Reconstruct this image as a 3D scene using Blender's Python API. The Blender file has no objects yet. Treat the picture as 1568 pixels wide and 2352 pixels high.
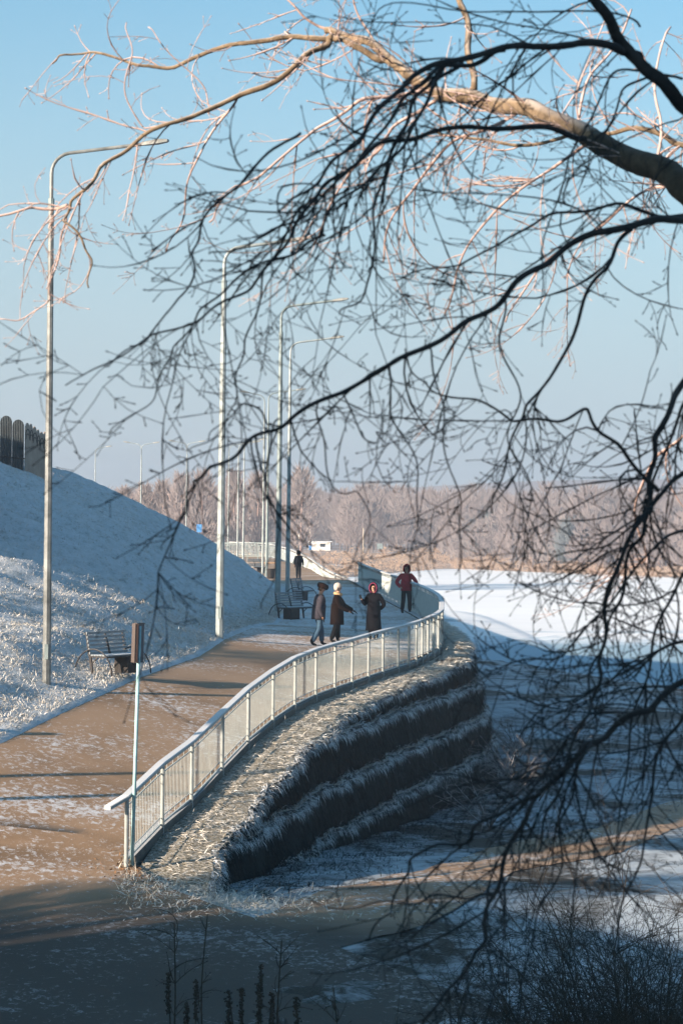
import bpy, math, random
import numpy as np
from mathutils import Vector, Matrix
R = math.radians
random.seed(7)
rng = np.random.default_rng(11)
C = bpy.context.scene.collection
scene = bpy.context.scene

# ---------------------------------------------------------------- camera, sky, sun, exposure
CAMZ = 3.9
ROLL = R(0.6)
PITCH = 0.0027
FPX = 5553.0           # focal length in pixels of a 1568 px wide picture
cam_d = bpy.data.cameras.new('camera')
cam = bpy.data.objects.new('camera', cam_d)
C.objects.link(cam)
scene.camera = cam
cam_d.sensor_fit = 'HORIZONTAL'
cam_d.sensor_width = 24.0
cam_d.lens = 85.0
cam_d.clip_start = 0.5
cam_d.clip_end = 9000
cam.matrix_world = (Matrix.Translation((0, 0, CAMZ)) @ Matrix.Rotation(R(90) + PITCH, 4, 'X') @ Matrix.Rotation(ROLL, 4, 'Z'))
cam_d.dof.use_dof = True
cam_d.dof.focus_distance = 46.0
cam_d.dof.aperture_fstop = 7.0

SUN_EL = 16.0
SUN_AZ = 235.0
world = bpy.data.worlds.new('World')
scene.world = world
world.use_nodes = True
wn = world.node_tree.nodes
wl = world.node_tree.links
wn.clear()
w_out = wn.new('ShaderNodeOutputWorld')
w_bg = wn.new('ShaderNodeBackground')
w_sky = wn.new('ShaderNodeTexSky')
w_sky.sky_type = 'NISHITA'
w_sky.sun_disc = False
w_sky.sun_elevation = R(SUN_EL)
w_sky.sun_rotation = R(SUN_AZ)
w_sky.altitude = 100
w_sky.air_density = 1.0
w_sky.dust_density = 0.9
w_sky.ozone_density = 2.0
w_tint = wn.new('ShaderNodeMix')
w_tint.data_type = 'RGBA'
w_tint.blend_type = 'MULTIPLY'
w_tint.inputs[0].default_value = 1.0
w_tint.inputs[7].default_value = (0.43, 0.83, 0.91, 1)
wl.new(w_sky.outputs[0], w_tint.inputs[6])
# frosty air low on the horizon
w_geo = wn.new('ShaderNodeTexCoord')
w_sep = wn.new('ShaderNodeSeparateXYZ')
wl.new(w_geo.outputs['Generated'], w_sep.inputs[0])
w_rmp = wn.new('ShaderNodeValToRGB')
w_rmp.color_ramp.interpolation = 'EASE'
w_rmp.color_ramp.elements[0].position = 0.0
w_rmp.color_ramp.elements[0].color = (0.95, 0.95, 0.95, 1)
w_rmp.color_ramp.elements[1].position = 0.32
w_rmp.color_ramp.elements[1].color = (0, 0, 0, 1)
wl.new(w_sep.outputs[2], w_rmp.inputs[0])
w_mix = wn.new('ShaderNodeMix')
w_mix.data_type = 'RGBA'
wl.new(w_rmp.outputs[0], w_mix.inputs[0])
wl.new(w_tint.outputs[2], w_mix.inputs[6])
w_mix.inputs[7].default_value = (2.75, 3.2, 3.55, 1)
wl.new(w_mix.outputs[2], w_bg.inputs[0])
w_bg.inputs[1].default_value = 0.074
wl.new(w_bg.outputs[0], w_out.inputs[0])

sun_d = bpy.data.lights.new('sun', 'SUN')
sun_d.energy = 5.0
sun_d.angle = R(0.7)
sun_d.color = (1.0, 0.83, 0.66)
sun = bpy.data.objects.new('sun', sun_d)
C.objects.link(sun)
az = R(SUN_AZ)
to_sun = Vector((math.sin(az) * math.cos(R(SUN_EL)), math.cos(az) * math.cos(R(SUN_EL)), math.sin(R(SUN_EL))))
sun.rotation_euler = to_sun.to_track_quat('Z', 'Y').to_euler()
sun.location = (-40, -40, 40)

vs = scene.view_settings
vs.view_transform = 'Standard'
vs.look = 'None'
vs.exposure = 1.55
vs.gamma = 1.0
scene.render.engine = 'CYCLES'
scene.cycles.volume_bounces = 1
scene.cycles.max_bounces = 6

# ---------------------------------------------------------------- helpers
def P(x, y, Y):
    """point seen at (x, y) of the 1568 px wide picture, Y metres ahead, real world metres"""
    cx = (x - 784) / FPX
    cy = (1176 - y) / FPX
    u = cx * math.cos(ROLL) - cy * math.sin(ROLL)
    v = cx * math.sin(ROLL) + cy * math.cos(ROLL)
    return Vector((u * Y, Y, (v + PITCH) * Y + CAMZ))

def interp(x, xs, ys):
    return float(np.interp(x, xs, ys))

class MB:
    def __init__(self):
        self.v = []
        self.f = []
    def add(self, vs, fs):
        o = len(self.v)
        self.v.extend([tuple(p) for p in vs])
        self.f.extend([tuple(i + o for i in f) for f in fs])
    def box(self, c, s, m=None):
        x, y, z = s[0] / 2, s[1] / 2, s[2] / 2
        pts = [Vector((a * x, b * y, d * z)) for d in (-1, 1) for a, b in ((-1, -1), (1, -1), (1, 1), (-1, 1))]
        if m is not None:
            pts = [m @ p for p in pts]
        c = Vector(c)
        self.add([p + c for p in pts], [(3, 2, 1, 0), (4, 5, 6, 7), (0, 1, 5, 4), (1, 2, 6, 5), (2, 3, 7, 6), (3, 0, 4, 7)])
    def bar(self, a, b, w, h, up=(0, 0, 1)):
        """rectangular bar from a to b, w wide sideways, h high"""
        a = Vector(a); b = Vector(b)
        t = (b - a).normalized()
        s = t.cross(Vector(up))
        if s.length < 1e-5:
            s = Vector((1, 0, 0))
        s.normalize()
        u = s.cross(t)
        pts = []
        for p in (a, b):
            for i, j in ((-1, -1), (1, -1), (1, 1), (-1, 1)):
                pts.append(p + s * (i * w / 2) + u * (j * h / 2))
        self.add(pts, [(3, 2, 1, 0), (4, 5, 6, 7), (0, 1, 5, 4), (1, 2, 6, 5), (2, 3, 7, 6), (3, 0, 4, 7)])
    def tube(self, pts, rad, n=6, cap=True):
        pts = [Vector(p) for p in pts]
        m = len(pts)
        if m < 2:
            return
        if not hasattr(rad, '__len__'):
            rad = [rad] * m
        o = len(self.v)
        t0 = (pts[1] - pts[0]).normalized()
        ref = Vector((0, 0, 1)) if abs(t0.z) < 0.9 else Vector((1, 0, 0))
        s = t0.cross(ref).normalized()
        for i in range(m):
            if i == 0:
                t = t0
            elif i == m - 1:
                t = (pts[i] - pts[i - 1]).normalized()
            else:
                t = (pts[i + 1] - pts[i - 1]).normalized()
            s = (s - t * s.dot(t))
            if s.length < 1e-6:
                s = t.orthogonal()
            s.normalize()
            u = t.cross(s)
            for k in range(n):
                a = 2 * math.pi * k / n
                self.v.append(tuple(pts[i] + (s * math.cos(a) + u * math.sin(a)) * rad[i]))
        for i in range(m - 1):
            for k in range(n):
                k2 = (k + 1) % n
                self.f.append((o + i * n + k, o + i * n + k2, o + (i + 1) * n + k2, o + (i + 1) * n + k))
        if cap:
            self.f.append(tuple(o + k for k in range(n))[::-1])
            self.f.append(tuple(o + (m - 1) * n + k for k in range(n)))
    def loft(self, rings, cap=True):
        """rings: lists of points, equal length"""
        n = len(rings[0])
        o = len(self.v)
        for r in rings:
            self.v.extend([tuple(p) for p in r])
        for i in range(len(rings) - 1):
            for k in range(n):
                k2 = (k + 1) % n
                self.f.append((o + i * n + k, o + i * n + k2, o + (i + 1) * n + k2, o + (i + 1) * n + k))
        if cap:
            self.f.append(tuple(o + k for k in range(n))[::-1])
            self.f.append(tuple(o + (len(rings) - 1) * n + k for k in range(n)))
    def ellipsoid(self, c, r, n=12, m=8):
        c = Vector(c)
        rings = []
        for i in range(1, m):
            th = math.pi * i / m
            rings.append([c + Vector((r[0] * math.sin(th) * math.cos(2 * math.pi * k / n), r[1] * math.sin(th) * math.sin(2 * math.pi * k / n), -r[2] * math.cos(th))) for k in range(n)])
        self.loft(rings)
    def build(self, name, mat, parent=None, smooth=False):
        me = bpy.data.meshes.new(name)
        me.from_pydata(self.v, [], self.f)
        me.materials.append(mat)
        if smooth:
            me.polygons.foreach_set('use_smooth', [True] * len(me.polygons))
        me.update()
        o = bpy.data.objects.new(name, me)
        C.objects.link(o)
        if parent is not None:
            o.parent = parent
        return o

def tris_obj(name, V, mat, parent=None):
    """V: (n,3,3) array of loose triangles"""
    n = V.shape[0]
    me = bpy.data.meshes.new(name)
    me.vertices.add(n * 3)
    me.vertices.foreach_set('co', V.reshape(-1).astype(np.float32))
    me.loops.add(n * 3)
    me.loops.foreach_set('vertex_index', np.arange(n * 3, dtype=np.int32))
    me.polygons.add(n)
    me.polygons.foreach_set('loop_start', np.arange(0, n * 3, 3, dtype=np.int32))
    me.update(calc_edges=True)
    me.validate()
    me.materials.append(mat)
    o = bpy.data.objects.new(name, me)
    C.objects.link(o)
    if parent is not None:
        o.parent = parent
    return o

def grid_obj(name, xs, ys, fz, mat, keep=None, thick=None):
    """height field sheet; fz(X, Y) on arrays"""
    X, Y = np.meshgrid(xs, ys)
    Z = fz(X, Y)
    nx, ny = len(xs), len(ys)
    V = np.stack([X, Y, Z], -1).reshape(-1, 3)
    idx = np.arange(nx * ny).reshape(ny, nx)
    a = idx[:-1, :-1].ravel(); b = idx[:-1, 1:].ravel(); c = idx[1:, 1:].ravel(); d = idx[1:, :-1].ravel()
    F = np.stack([a, b, c, d], -1)
    if keep is not None:
        cen = V[F].mean(1)
        F = F[keep(cen[:, 0], cen[:, 1])]
    me = bpy.data.meshes.new(name)
    me.from_pydata(V.tolist(), [], F.tolist())
    me.materials.append(mat)
    me.polygons.foreach_set('use_smooth', [True] * len(me.polygons))
    me.update()
    o = bpy.data.objects.new(name, me)
    C.objects.link(o)
    return o

def tag(o, label=None, cat=None, group=None, kind=None):
    if label: o['label'] = label
    if cat: o['category'] = cat
    if group: o['group'] = group
    if kind: o['kind'] = kind
    return o

def empty(name, loc=(0, 0, 0), rz=0.0):
    o = bpy.data.objects.new(name, None)
    C.objects.link(o)
    o.location = loc
    o.rotation_euler = (0, 0, rz)
    o.empty_display_size = 0.2
    return o

def copy_tree(o, parent=None):
    c = o.copy()
    C.objects.link(c)
    c.parent = parent
    for ch in list(o.children):
        copy_tree(ch, c)
    return c

# ---------------------------------------------------------------- materials
def new_mat(name):
    m = bpy.data.materials.new(name)
    m.use_nodes = True
    nt = m.node_tree
    b = nt.nodes['Principled BSDF']
    return m, nt, b

def N(nt, typ, **kw):
    n = nt.nodes.new(typ)
    for k, v in kw.items():
        setattr(n, k, v)
    return n

def coords(nt, scale=(1, 1, 1), rot=(0, 0, 0)):
    g = N(nt, 'ShaderNodeNewGeometry')
    mp = N(nt, 'ShaderNodeMapping')
    mp.inputs['Scale'].default_value = scale
    mp.inputs['Rotation'].default_value = rot
    nt.links.new(g.outputs['Position'], mp.inputs['Vector'])
    return mp.outputs[0]

def noise(nt, vec, scale, detail=4, rough=0.6, dist=0.0):
    n = N(nt, 'ShaderNodeTexNoise')
    n.inputs['Scale'].default_value = scale
    n.inputs['Detail'].default_value = detail
    n.inputs['Roughness'].default_value = rough
    n.inputs['Distortion'].default_value = dist
    nt.links.new(vec, n.inputs['Vector'])
    return n.outputs['Fac']

def ramp(nt, fac, stops):
    r = N(nt, 'ShaderNodeValToRGB')
    el = r.color_ramp.elements
    while len(el) < len(stops):
        el.new(0.5)
    for e, (p, c) in zip(el, stops):
        e.position = p
        e.color = (c[0], c[1], c[2], 1) if hasattr(c, '__len__') else (c, c, c, 1)
    nt.links.new(fac, r.inputs[0])
    return r.outputs[0]

def mixc(nt, fac, a, b):
    m = N(nt, 'ShaderNodeMix', data_type='RGBA')
    if hasattr(fac, 'links') or hasattr(fac, 'is_linked'):
        nt.links.new(fac, m.inputs[0])
    else:
        m.inputs[0].default_value = fac
    for i, c in ((6, a), (7, b)):
        if isinstance(c, tuple):
            m.inputs[i].default_value = (c[0], c[1], c[2], 1)
        else:
            nt.links.new(c, m.inputs[i])
    return m.outputs[2]

def math_(nt, op, a, b=None, clamp=False):
    m = N(nt, 'ShaderNodeMath', operation=op, use_clamp=clamp)
    for i, c in ((0, a), (1, b)):
        if c is None: continue
        if isinstance(c, (int, float)):
            m.inputs[i].default_value = c
        else:
            nt.links.new(c, m.inputs[i])
    return m.outputs[0]

def bump(nt, b, h, strength=0.4, dist=0.05):
    n = N(nt, 'ShaderNodeBump')
    n.inputs['Strength'].default_value = strength
    n.inputs['Distance'].default_value = dist
    nt.links.new(h, n.inputs['Height'])
    nt.links.new(n.outputs[0], b.inputs['Normal'])

def plain(name, col, rough=0.7, metal=0.0, var=0.15, scale=6.0, frost=0.0, frost_lo=0.3, spec=0.3, frost_col=(0.72, 0.76, 0.8)):
    """mottled paint / cloth / wood, with optional rime settled on faces that look up"""
    m, nt, b = new_mat(name)
    v = coords(nt)
    n1 = noise(nt, v, scale, 5)
    lo = tuple(c * (1 - var) for c in col); hi = tuple(min(1, c * (1 + var)) for c in col)
    c = ramp(nt, n1, [(0.3, lo), (0.7, hi)])
    if frost > 0:
        g = N(nt, 'ShaderNodeNewGeometry')
        sx = N(nt, 'ShaderNodeSeparateXYZ')
        nt.links.new(g.outputs['Normal'], sx.inputs[0])
        up = ramp(nt, sx.outputs[2], [(frost_lo, 0.0), (min(1, frost_lo + 0.4), 1.0)])
        n2 = ramp(nt, noise(nt, v, scale * 6, 4, 0.7), [(0.3, 0.55), (0.6, 1.0)])
        fac = math_(nt, 'MULTIPLY', math_(nt, 'MULTIPLY', up, n2), frost)
        c = mixc(nt, fac, c, frost_col)
    nt.links.new(c, b.inputs['Base Color'])
    b.inputs['Roughness'].default_value = rough
    b.inputs['Metallic'].default_value = metal
    b.inputs['Specular IOR Level'].default_value = spec
    bump(nt, b, n1, 0.15, 0.01)
    return m

M = {}
M['pole'] = plain('galvanised_steel', (0.25, 0.28, 0.28), 0.5, 0.0, 0.3, 3.5, 0.0)
M['pole_mottled'] = plain('weathered_steel', (0.15, 0.155, 0.15), 0.5, 0.0, 0.55, 2.5, 0.0)
M['pole_green'] = plain('weathered_pole', (0.20, 0.24, 0.24), 0.55, 0.0, 0.25, 3.0)
M['lamp'] = plain('lamp_housing', (0.25, 0.25, 0.23), 0.4)
M['sign_pole'] = plain('turquoise_pole', (0.30, 0.47, 0.48), 0.5, 0, 0.2, 8)
M['sign_back'] = plain('sign_back', (0.05, 0.055, 0.07), 0.5)
M['sign_rim'] = plain('sign_rim', (0.05, 0.03, 0.025), 0.5)
M['sign_white'] = plain('sign_white', (0.6, 0.62, 0.65), 0.5)
M['sign_blue'] = plain('sign_blue', (0.08, 0.25, 0.55), 0.5)
M['rail'] = plain('railing_paint', (0.28, 0.30, 0.29), 0.5, 0, 0.15, 5, 0.25, 0.5)
M['bars'] = plain('railing_bars', (0.36, 0.39, 0.38), 0.55, 0, 0.15, 5)
M['handrail'] = plain('frosted_handrail', (0.34, 0.34, 0.32), 0.55, 0, 0.12, 6, 0.9, 0.35, frost_col=(0.62, 0.62, 0.63))
M['plinth'] = plain('concrete_plinth', (0.11, 0.10, 0.085), 0.9, 0, 0.3, 4, 0.5, 0.7)
M['bench_metal'] = plain('bench_iron', (0.02, 0.016, 0.016), 0.6, 0, 0.5, 9, 0.25, 0.5)
M['bench_wood'] = plain('bench_slats', (0.22, 0.24, 0.25), 0.8, 0, 0.15, 6, 0.85, 0.1)
M['bench_light'] = plain('bench_slats_pale', (0.55, 0.50, 0.43), 0.8, 0, 0.15, 6, 0.5, 0.3)
M['black'] = plain('black_box', (0.022, 0.018, 0.016), 0.8, 0, 0.3)
M['fence_shade'] = plain('fence_metal_shaded', (0.035, 0.045, 0.05), 0.6, 0, 0.3, 2)  # shaded copy of the fence colour
M['wall_build'] = plain('brick_render', (0.3, 0.22, 0.18), 0.9)
M['roof'] = plain('roof_metal', (0.2, 0.18, 0.18), 0.7, 0, 0.2, 1, 0.6)
M['white_wall'] = plain('white_cabin', (0.78, 0.74, 0.70), 0.8)
M['glass'] = plain('window_glass', (0.05, 0.06, 0.07), 0.15)
M['wood_pole'] = plain('pale_wood_pole', (0.50, 0.42, 0.33), 0.9)
M['orange'] = plain('orange_paint', (0.6, 0.16, 0.04), 0.7)

def bark(name, lo, hi, frost_amt, frost_col=(0.62, 0.52, 0.48), flo=-0.1):
    m, nt, b = new_mat(name)
    v = coords(nt)
    n1 = noise(nt, v, 11, 7, 0.75)
    n3 = noise(nt, v, 3.0, 3)
    c = ramp(nt, n1, [(0.3, lo), (0.7, hi)])
    g = N(nt, 'ShaderNodeNewGeometry')
    sx = N(nt, 'ShaderNodeSeparateXYZ')
    nt.links.new(g.outputs['Normal'], sx.inputs[0])
    up = ramp(nt, sx.outputs[2], [(max(0, flo), 0.0), (min(1, max(0, flo) + 0.5), 1.0)])
    n2 = ramp(nt, n3, [(0.35, 0.4), (0.6, 1.0)])
    fac = math_(nt, 'MULTIPLY', math_(nt, 'MULTIPLY', up, n2), frost_amt)
    c = mixc(nt, fac, c, frost_col)
    nt.links.new(c, b.inputs['Base Color'])
    b.inputs['Roughness'].default_value = 0.9
    b.inputs['Specular IOR Level'].default_value = 0.15
    bump(nt, b, n1, 0.6, 0.01)
    return m
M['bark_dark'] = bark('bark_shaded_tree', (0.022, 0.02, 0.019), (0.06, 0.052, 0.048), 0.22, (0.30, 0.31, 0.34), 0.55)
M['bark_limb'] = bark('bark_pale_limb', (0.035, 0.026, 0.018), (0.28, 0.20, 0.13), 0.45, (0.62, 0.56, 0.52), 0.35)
M['bark_limb_shade'] = bark('bark_shaded_limb', (0.018, 0.015, 0.012), (0.09, 0.07, 0.05), 0.15, (0.4, 0.38, 0.36), 0.6)  # darker copy of the limb bark, shade put into the colour
M['bark_twig'] = bark('bark_frosted_twig', (0.22, 0.14, 0.12), (0.42, 0.30, 0.26), 0.8, (0.66, 0.52, 0.48), 0.0)
M['stalk'] = bark('dry_stalk', (0.035, 0.028, 0.022), (0.09, 0.07, 0.05), 0.15, (0.3, 0.31, 0.33), 0.6)

# path: packed sand over ice, thin drifts of blown frost
def path_mat():
    m, nt, b = new_mat('sandy_path')
    v = coords(nt)
    big = noise(nt, v, 0.35, 4)
    base = ramp(nt, big, [(0.3, (0.20, 0.125, 0.068)), (0.5, (0.33, 0.21, 0.122)), (0.7, (0.38, 0.25, 0.155))])
    fine = noise(nt, v, 30, 4, 0.7)
    base = mixc(nt, math_(nt, 'MULTIPLY', fine, 0.4), base, (0.12, 0.075, 0.045))
    vs_ = coords(nt, (3.4, 1.0, 1.0), (0, 0, R(-12)))
    # streaks run across the view
    st_v = coords(nt, (1.0, 0.8, 1.0), (0, 0, R(20)))
    st = noise(nt, st_v, 7.5, 8, 0.75, 0.6)
    patch = noise(nt, coords(nt, (0.6, 0.8, 1)), 0.35, 4, 0.6)
    amt = math_(nt, 'ADD', st, math_(nt, 'MULTIPLY', math_(nt, 'SUBTRACT', patch, 0.5), 0.55))
    g_ = N(nt, 'ShaderNodeNewGeometry'); sx_ = N(nt, 'ShaderNodeSeparateXYZ'); nt.links.new(g_.outputs['Position'], sx_.inputs[0])
    farther = math_(nt, 'MULTIPLY', math_(nt, 'SUBTRACT', sx_.outputs[1], 70.0), 0.06, clamp=True)
    beyond = math_(nt, 'MULTIPLY', math_(nt, 'SUBTRACT', 150.0, sx_.outputs[1]), 0.1, clamp=True)
    amt = math_(nt, 'ADD', amt, math_(nt, 'MULTIPLY', math_(nt, 'MULTIPLY', farther, beyond), 0.16))
    fr = ramp(nt, amt, [(0.56, 0.0), (0.61, 0.5), (0.70, 0.85)])
    nearer = math_(nt, 'MULTIPLY', math_(nt, 'SUBTRACT', 42.6, sx_.outputs[1]), 0.4, clamp=True)  # foreground shade put into the base and frost colour
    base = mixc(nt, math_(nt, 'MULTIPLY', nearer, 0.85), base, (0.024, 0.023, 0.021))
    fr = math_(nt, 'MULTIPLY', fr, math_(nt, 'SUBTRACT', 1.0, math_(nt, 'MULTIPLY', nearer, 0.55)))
    col = mixc(nt, fr, base, (0.62, 0.63, 0.65))
    nt.links.new(col, b.inputs['Base Color'])
    b.inputs['Roughness'].default_value = 0.75
    b.inputs['Specular IOR Level'].default_value = 0.3
    bump(nt, b, st, 0.3, 0.03)
    return m
M['path'] = path_mat()

def slope_mat():
    m, nt, b = new_mat('frosted_turf')
    v = coords(nt)
    vd = coords(nt, (1.6, 0.5, 0.8), (0, 0, R(-25)))
    n1 = noise(nt, vd, 2.2, 7, 0.72)
    n2 = noise(nt, v, 0.28, 4, 0.6)
    n3 = noise(nt, v, 14, 4, 0.75)
    a = math_(nt, 'ADD', math_(nt, 'MULTIPLY', n1, 0.6), math_(nt, 'MULTIPLY', n3, 0.4))
    a = math_(nt, 'ADD', a, math_(nt, 'MULTIPLY', math_(nt, 'SUBTRACT', n2, 0.5), 0.12))
    c = ramp(nt, a, [(0.30, (0.05, 0.06, 0.045)), (0.38, (0.24, 0.26, 0.25)), (0.45, (0.48, 0.50, 0.51)), (0.62, (0.62, 0.63, 0.65))])
    nt.links.new(c, b.inputs['Base Color'])
    b.inputs['Roughness'].default_value = 0.9
    b.inputs['Specular IOR Level'].default_value = 0.1
    bump(nt, b, a, 0.6, 0.2)
    return m
M['turf'] = slope_mat()

def low_mat():
    m, nt, b = new_mat('frozen_bank')
    v = coords(nt)
    n1 = noise(nt, coords(nt, (1, 0.55, 1), (0, 0, R(25))), 0.30, 5, 0.55, 0.8)
    n2 = noise(nt, coords(nt, (1.0, 0.9, 1), (0, 0, R(-10))), 2.5, 7, 0.75, 0.6)
    n3 = noise(nt, v, 25, 4, 0.7)
    a = math_(nt, 'ADD', math_(nt, 'MULTIPLY', n1, 0.62), math_(nt, 'MULTIPLY', n2, 0.38))
    base = ramp(nt, n3, [(0.35, (0.028, 0.024, 0.019)), (0.65, (0.065, 0.052, 0.038))])
    fr = ramp(nt, a, [(0.43, 0.0), (0.50, 0.45), (0.58, 0.85)])
    col = mixc(nt, fr, base, (0.48, 0.53, 0.57))
    nt.links.new(col, b.inputs['Base Color'])
    b.inputs['Roughness'].default_value = 0.85
    b.inputs['Specular IOR Level'].default_value = 0.2
    bump(nt, b, a, 0.7, 0.2)
    return m
M['low'] = low_mat()

def ice_mat():
    m, nt, b = new_mat('snow_covered_ice')
    n1 = noise(nt, coords(nt, (0.35, 1, 1), (0, 0, R(8))), 0.05, 5, 0.6, 0.5)
    n2 = noise(nt, coords(nt, (0.5, 1, 1)), 1.2, 5, 0.7)
    a = math_(nt, 'ADD', math_(nt, 'MULTIPLY', n1, 0.75), math_(nt, 'MULTIPLY', n2, 0.25))
    g = N(nt, 'ShaderNodeNewGeometry')
    sx = N(nt, 'ShaderNodeSeparateXYZ')
    nt.links.new(g.outputs['Position'], sx.inputs[0])
    near = math_(nt, 'MULTIPLY', math_(nt, 'SUBTRACT', 230.0, sx.outputs[1]), 0.004, clamp=True)  # nearer ice bluer: shadow bands painted into the colour
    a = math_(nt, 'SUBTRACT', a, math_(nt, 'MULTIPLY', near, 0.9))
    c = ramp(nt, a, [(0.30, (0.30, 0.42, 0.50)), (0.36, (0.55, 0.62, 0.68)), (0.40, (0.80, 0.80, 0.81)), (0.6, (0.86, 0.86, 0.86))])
    nt.links.new(c, b.inputs['Base Color'])
    b.inputs['Roughness'].default_value = 0.7
    b.inputs['Specular IOR Level'].default_value = 0.2
    bump(nt, b, n2, 0.5, 0.15)
    return m
M['ice'] = ice_mat()

def field_mat():
    m, nt, b = new_mat('dry_reed_field')
    n1 = noise(nt, coords(nt, (0.12, 1, 1)), 0.03, 5, 0.65)
    n2 = noise(nt, coords(nt), 0.8, 5, 0.7)
    c = ramp(nt, n2, [(0.3, (0.20, 0.13, 0.09)), (0.7, (0.36, 0.25, 0.18))])
    f = ramp(nt, n1, [(0.52, 0.0), (0.58, 0.8)])
    c = mixc(nt, f, c, (0.62, 0.60, 0.62))
    nt.links.new(c, b.inputs['Base Color'])
    b.inputs['Roughness'].default_value = 1.0
    return m
M['field'] = field_mat()

def leafy(name, stops, scale=0.8, trans=0.0):
    m, nt, b = new_mat(name)
    n1 = noise(nt, coords(nt), scale, 5, 0.75)
    c = ramp(nt, n1, stops)
    nt.links.new(c, b.inputs['Base Color'])
    b.inputs['Roughness'].default_value = 0.95
    b.inputs['Specular IOR Level'].default_value = 0.1
    return m
M['wood'] = leafy('far_frosted_wood', [(0.25, (0.13, 0.10, 0.095)), (0.5, (0.22, 0.175, 0.165)), (0.75, (0.31, 0.265, 0.255))], 0.06)
M['wood_dark'] = leafy('far_evergreens', [(0.3, (0.10, 0.12, 0.13)), (0.7, (0.2, 0.2, 0.2))], 0.1)
M['rime_grass'] = leafy('rimed_grass', [(0.28, (0.16, 0.13, 0.07)), (0.40, (0.46, 0.40, 0.31)), (0.54, (0.72, 0.68, 0.62)), (0.8, (0.82, 0.80, 0.77))], 9.0)
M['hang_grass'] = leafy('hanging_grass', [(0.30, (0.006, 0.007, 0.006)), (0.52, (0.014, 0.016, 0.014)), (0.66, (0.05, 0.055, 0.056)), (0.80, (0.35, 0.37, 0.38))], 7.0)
M['wall_core'] = leafy('wall_core', [(0.35, (0.012, 0.011, 0.008)), (0.6, (0.035, 0.032, 0.024)), (0.8, (0.1, 0.1, 0.1))], 6.0)
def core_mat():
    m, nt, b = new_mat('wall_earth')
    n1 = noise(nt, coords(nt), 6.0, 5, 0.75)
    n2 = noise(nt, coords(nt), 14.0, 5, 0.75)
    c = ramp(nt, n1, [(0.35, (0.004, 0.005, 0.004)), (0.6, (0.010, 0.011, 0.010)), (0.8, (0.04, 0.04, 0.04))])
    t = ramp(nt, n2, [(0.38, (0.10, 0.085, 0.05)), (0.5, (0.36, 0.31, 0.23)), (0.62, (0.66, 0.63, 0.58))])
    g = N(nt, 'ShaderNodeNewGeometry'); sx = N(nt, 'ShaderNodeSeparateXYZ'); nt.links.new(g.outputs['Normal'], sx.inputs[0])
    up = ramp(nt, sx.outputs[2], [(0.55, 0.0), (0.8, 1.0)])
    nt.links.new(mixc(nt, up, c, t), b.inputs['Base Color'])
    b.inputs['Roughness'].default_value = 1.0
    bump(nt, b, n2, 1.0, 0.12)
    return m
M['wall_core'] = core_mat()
M['tuft'] = leafy('rimed_tufts', [(0.25, (0.10, 0.09, 0.05)), (0.42, (0.40, 0.36, 0.30)), (0.6, (0.66, 0.63, 0.60)), (0.8, (0.78, 0.77, 0.76))], 4.0)
M['leaves'] = leafy('fallen_leaves', [(0.3, (0.09, 0.045, 0.022)), (0.7, (0.26, 0.14, 0.07))], 12)

# ---------------------------------------------------------------- lie of the land (heights relative to the eye, then + CAMZ)
RAIL_SRC = [(499, 3446, 44.6), (643, 3297, 47.2), (760, 3199, 49.6), (883, 3070, 52.6), (987, 2963, 55.6), (1087, 2880, 58.7),
            (1175, 2820, 61.0), (1259, 2780, 63.3), (1335, 2752, 65.3), (1404, 2729, 67.2), (1469, 2706, 69.0), (1527, 2687, 70.6),
            (1588, 2668, 72.2), (1630, 2655, 73.4), (1661, 2643, 74.5), (1684, 2634, 75.5), (1707, 2622, 76.5), (1730, 2611, 77.4),
            (1749, 2599, 78.3), (1764, 2584, 79.3)]
RAIL = []
for sx_, sy_, Y_ in RAIL_SRC:
    p = P(sx_ / 1.7417, sy_ / 1.7417, Y_)
    RAIL.append((p.x, p.y, p.z))
RAIL_FAR = [(3.42, 81.5), (3.48, 84.0), (3.45, 87.0), (3.38, 91), (3.28, 95), (3.12, 99.5), (2.9, 104.5), (2.6, 111), (2.27, 118), (1.9, 126), (1.55, 134), (1.2, 143), (0.97, 149)]
RX_Y = [30, 43.6] + [p[1] for p in RAIL] + [p[1] for p in RAIL_FAR] + [158, 175, 195, 212, 225]
RX_X = [-3.6, -3.75] + [p[0] for p in RAIL] + [p[0] for p in RAIL_FAR] + [0.4, -1.0, -2.9, -4.6, -7.5]
PZ_Y = [0, 6, 10, 20, 26, 30, 34, 38, 42, 45, 47.2, 50, 52.6, 55.5, 58.7, 61, 65, 70, 75, 80, 86, 160, 170, 190, 225, 400]
PZ_Z = [-1.75, -2.1, -3.1, -5.45, -7.2, -7.4, -7.25, -7.0, -6.75, -6.45, -6.1, -5.78, -5.5, -5.2, -4.92, -4.72, -4.6, -4.47, -4.3, -4.1, -3.98, -3.98, -4.1, -4.0, -3.8, -3.8]
LZ_Y = [0, 6, 10, 20, 26, 30, 34, 38, 42, 45, 51, 55, 67, 80, 100, 130, 1000]
LZ_Z = [-1.75, -2.1, -3.1, -5.45, -7.2, -7.4, -7.25, -7.02, -6.95, -7.0, -7.35, -7.65, -8.3, -8.8, -9.05, -9.2, -9.25]

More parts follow.
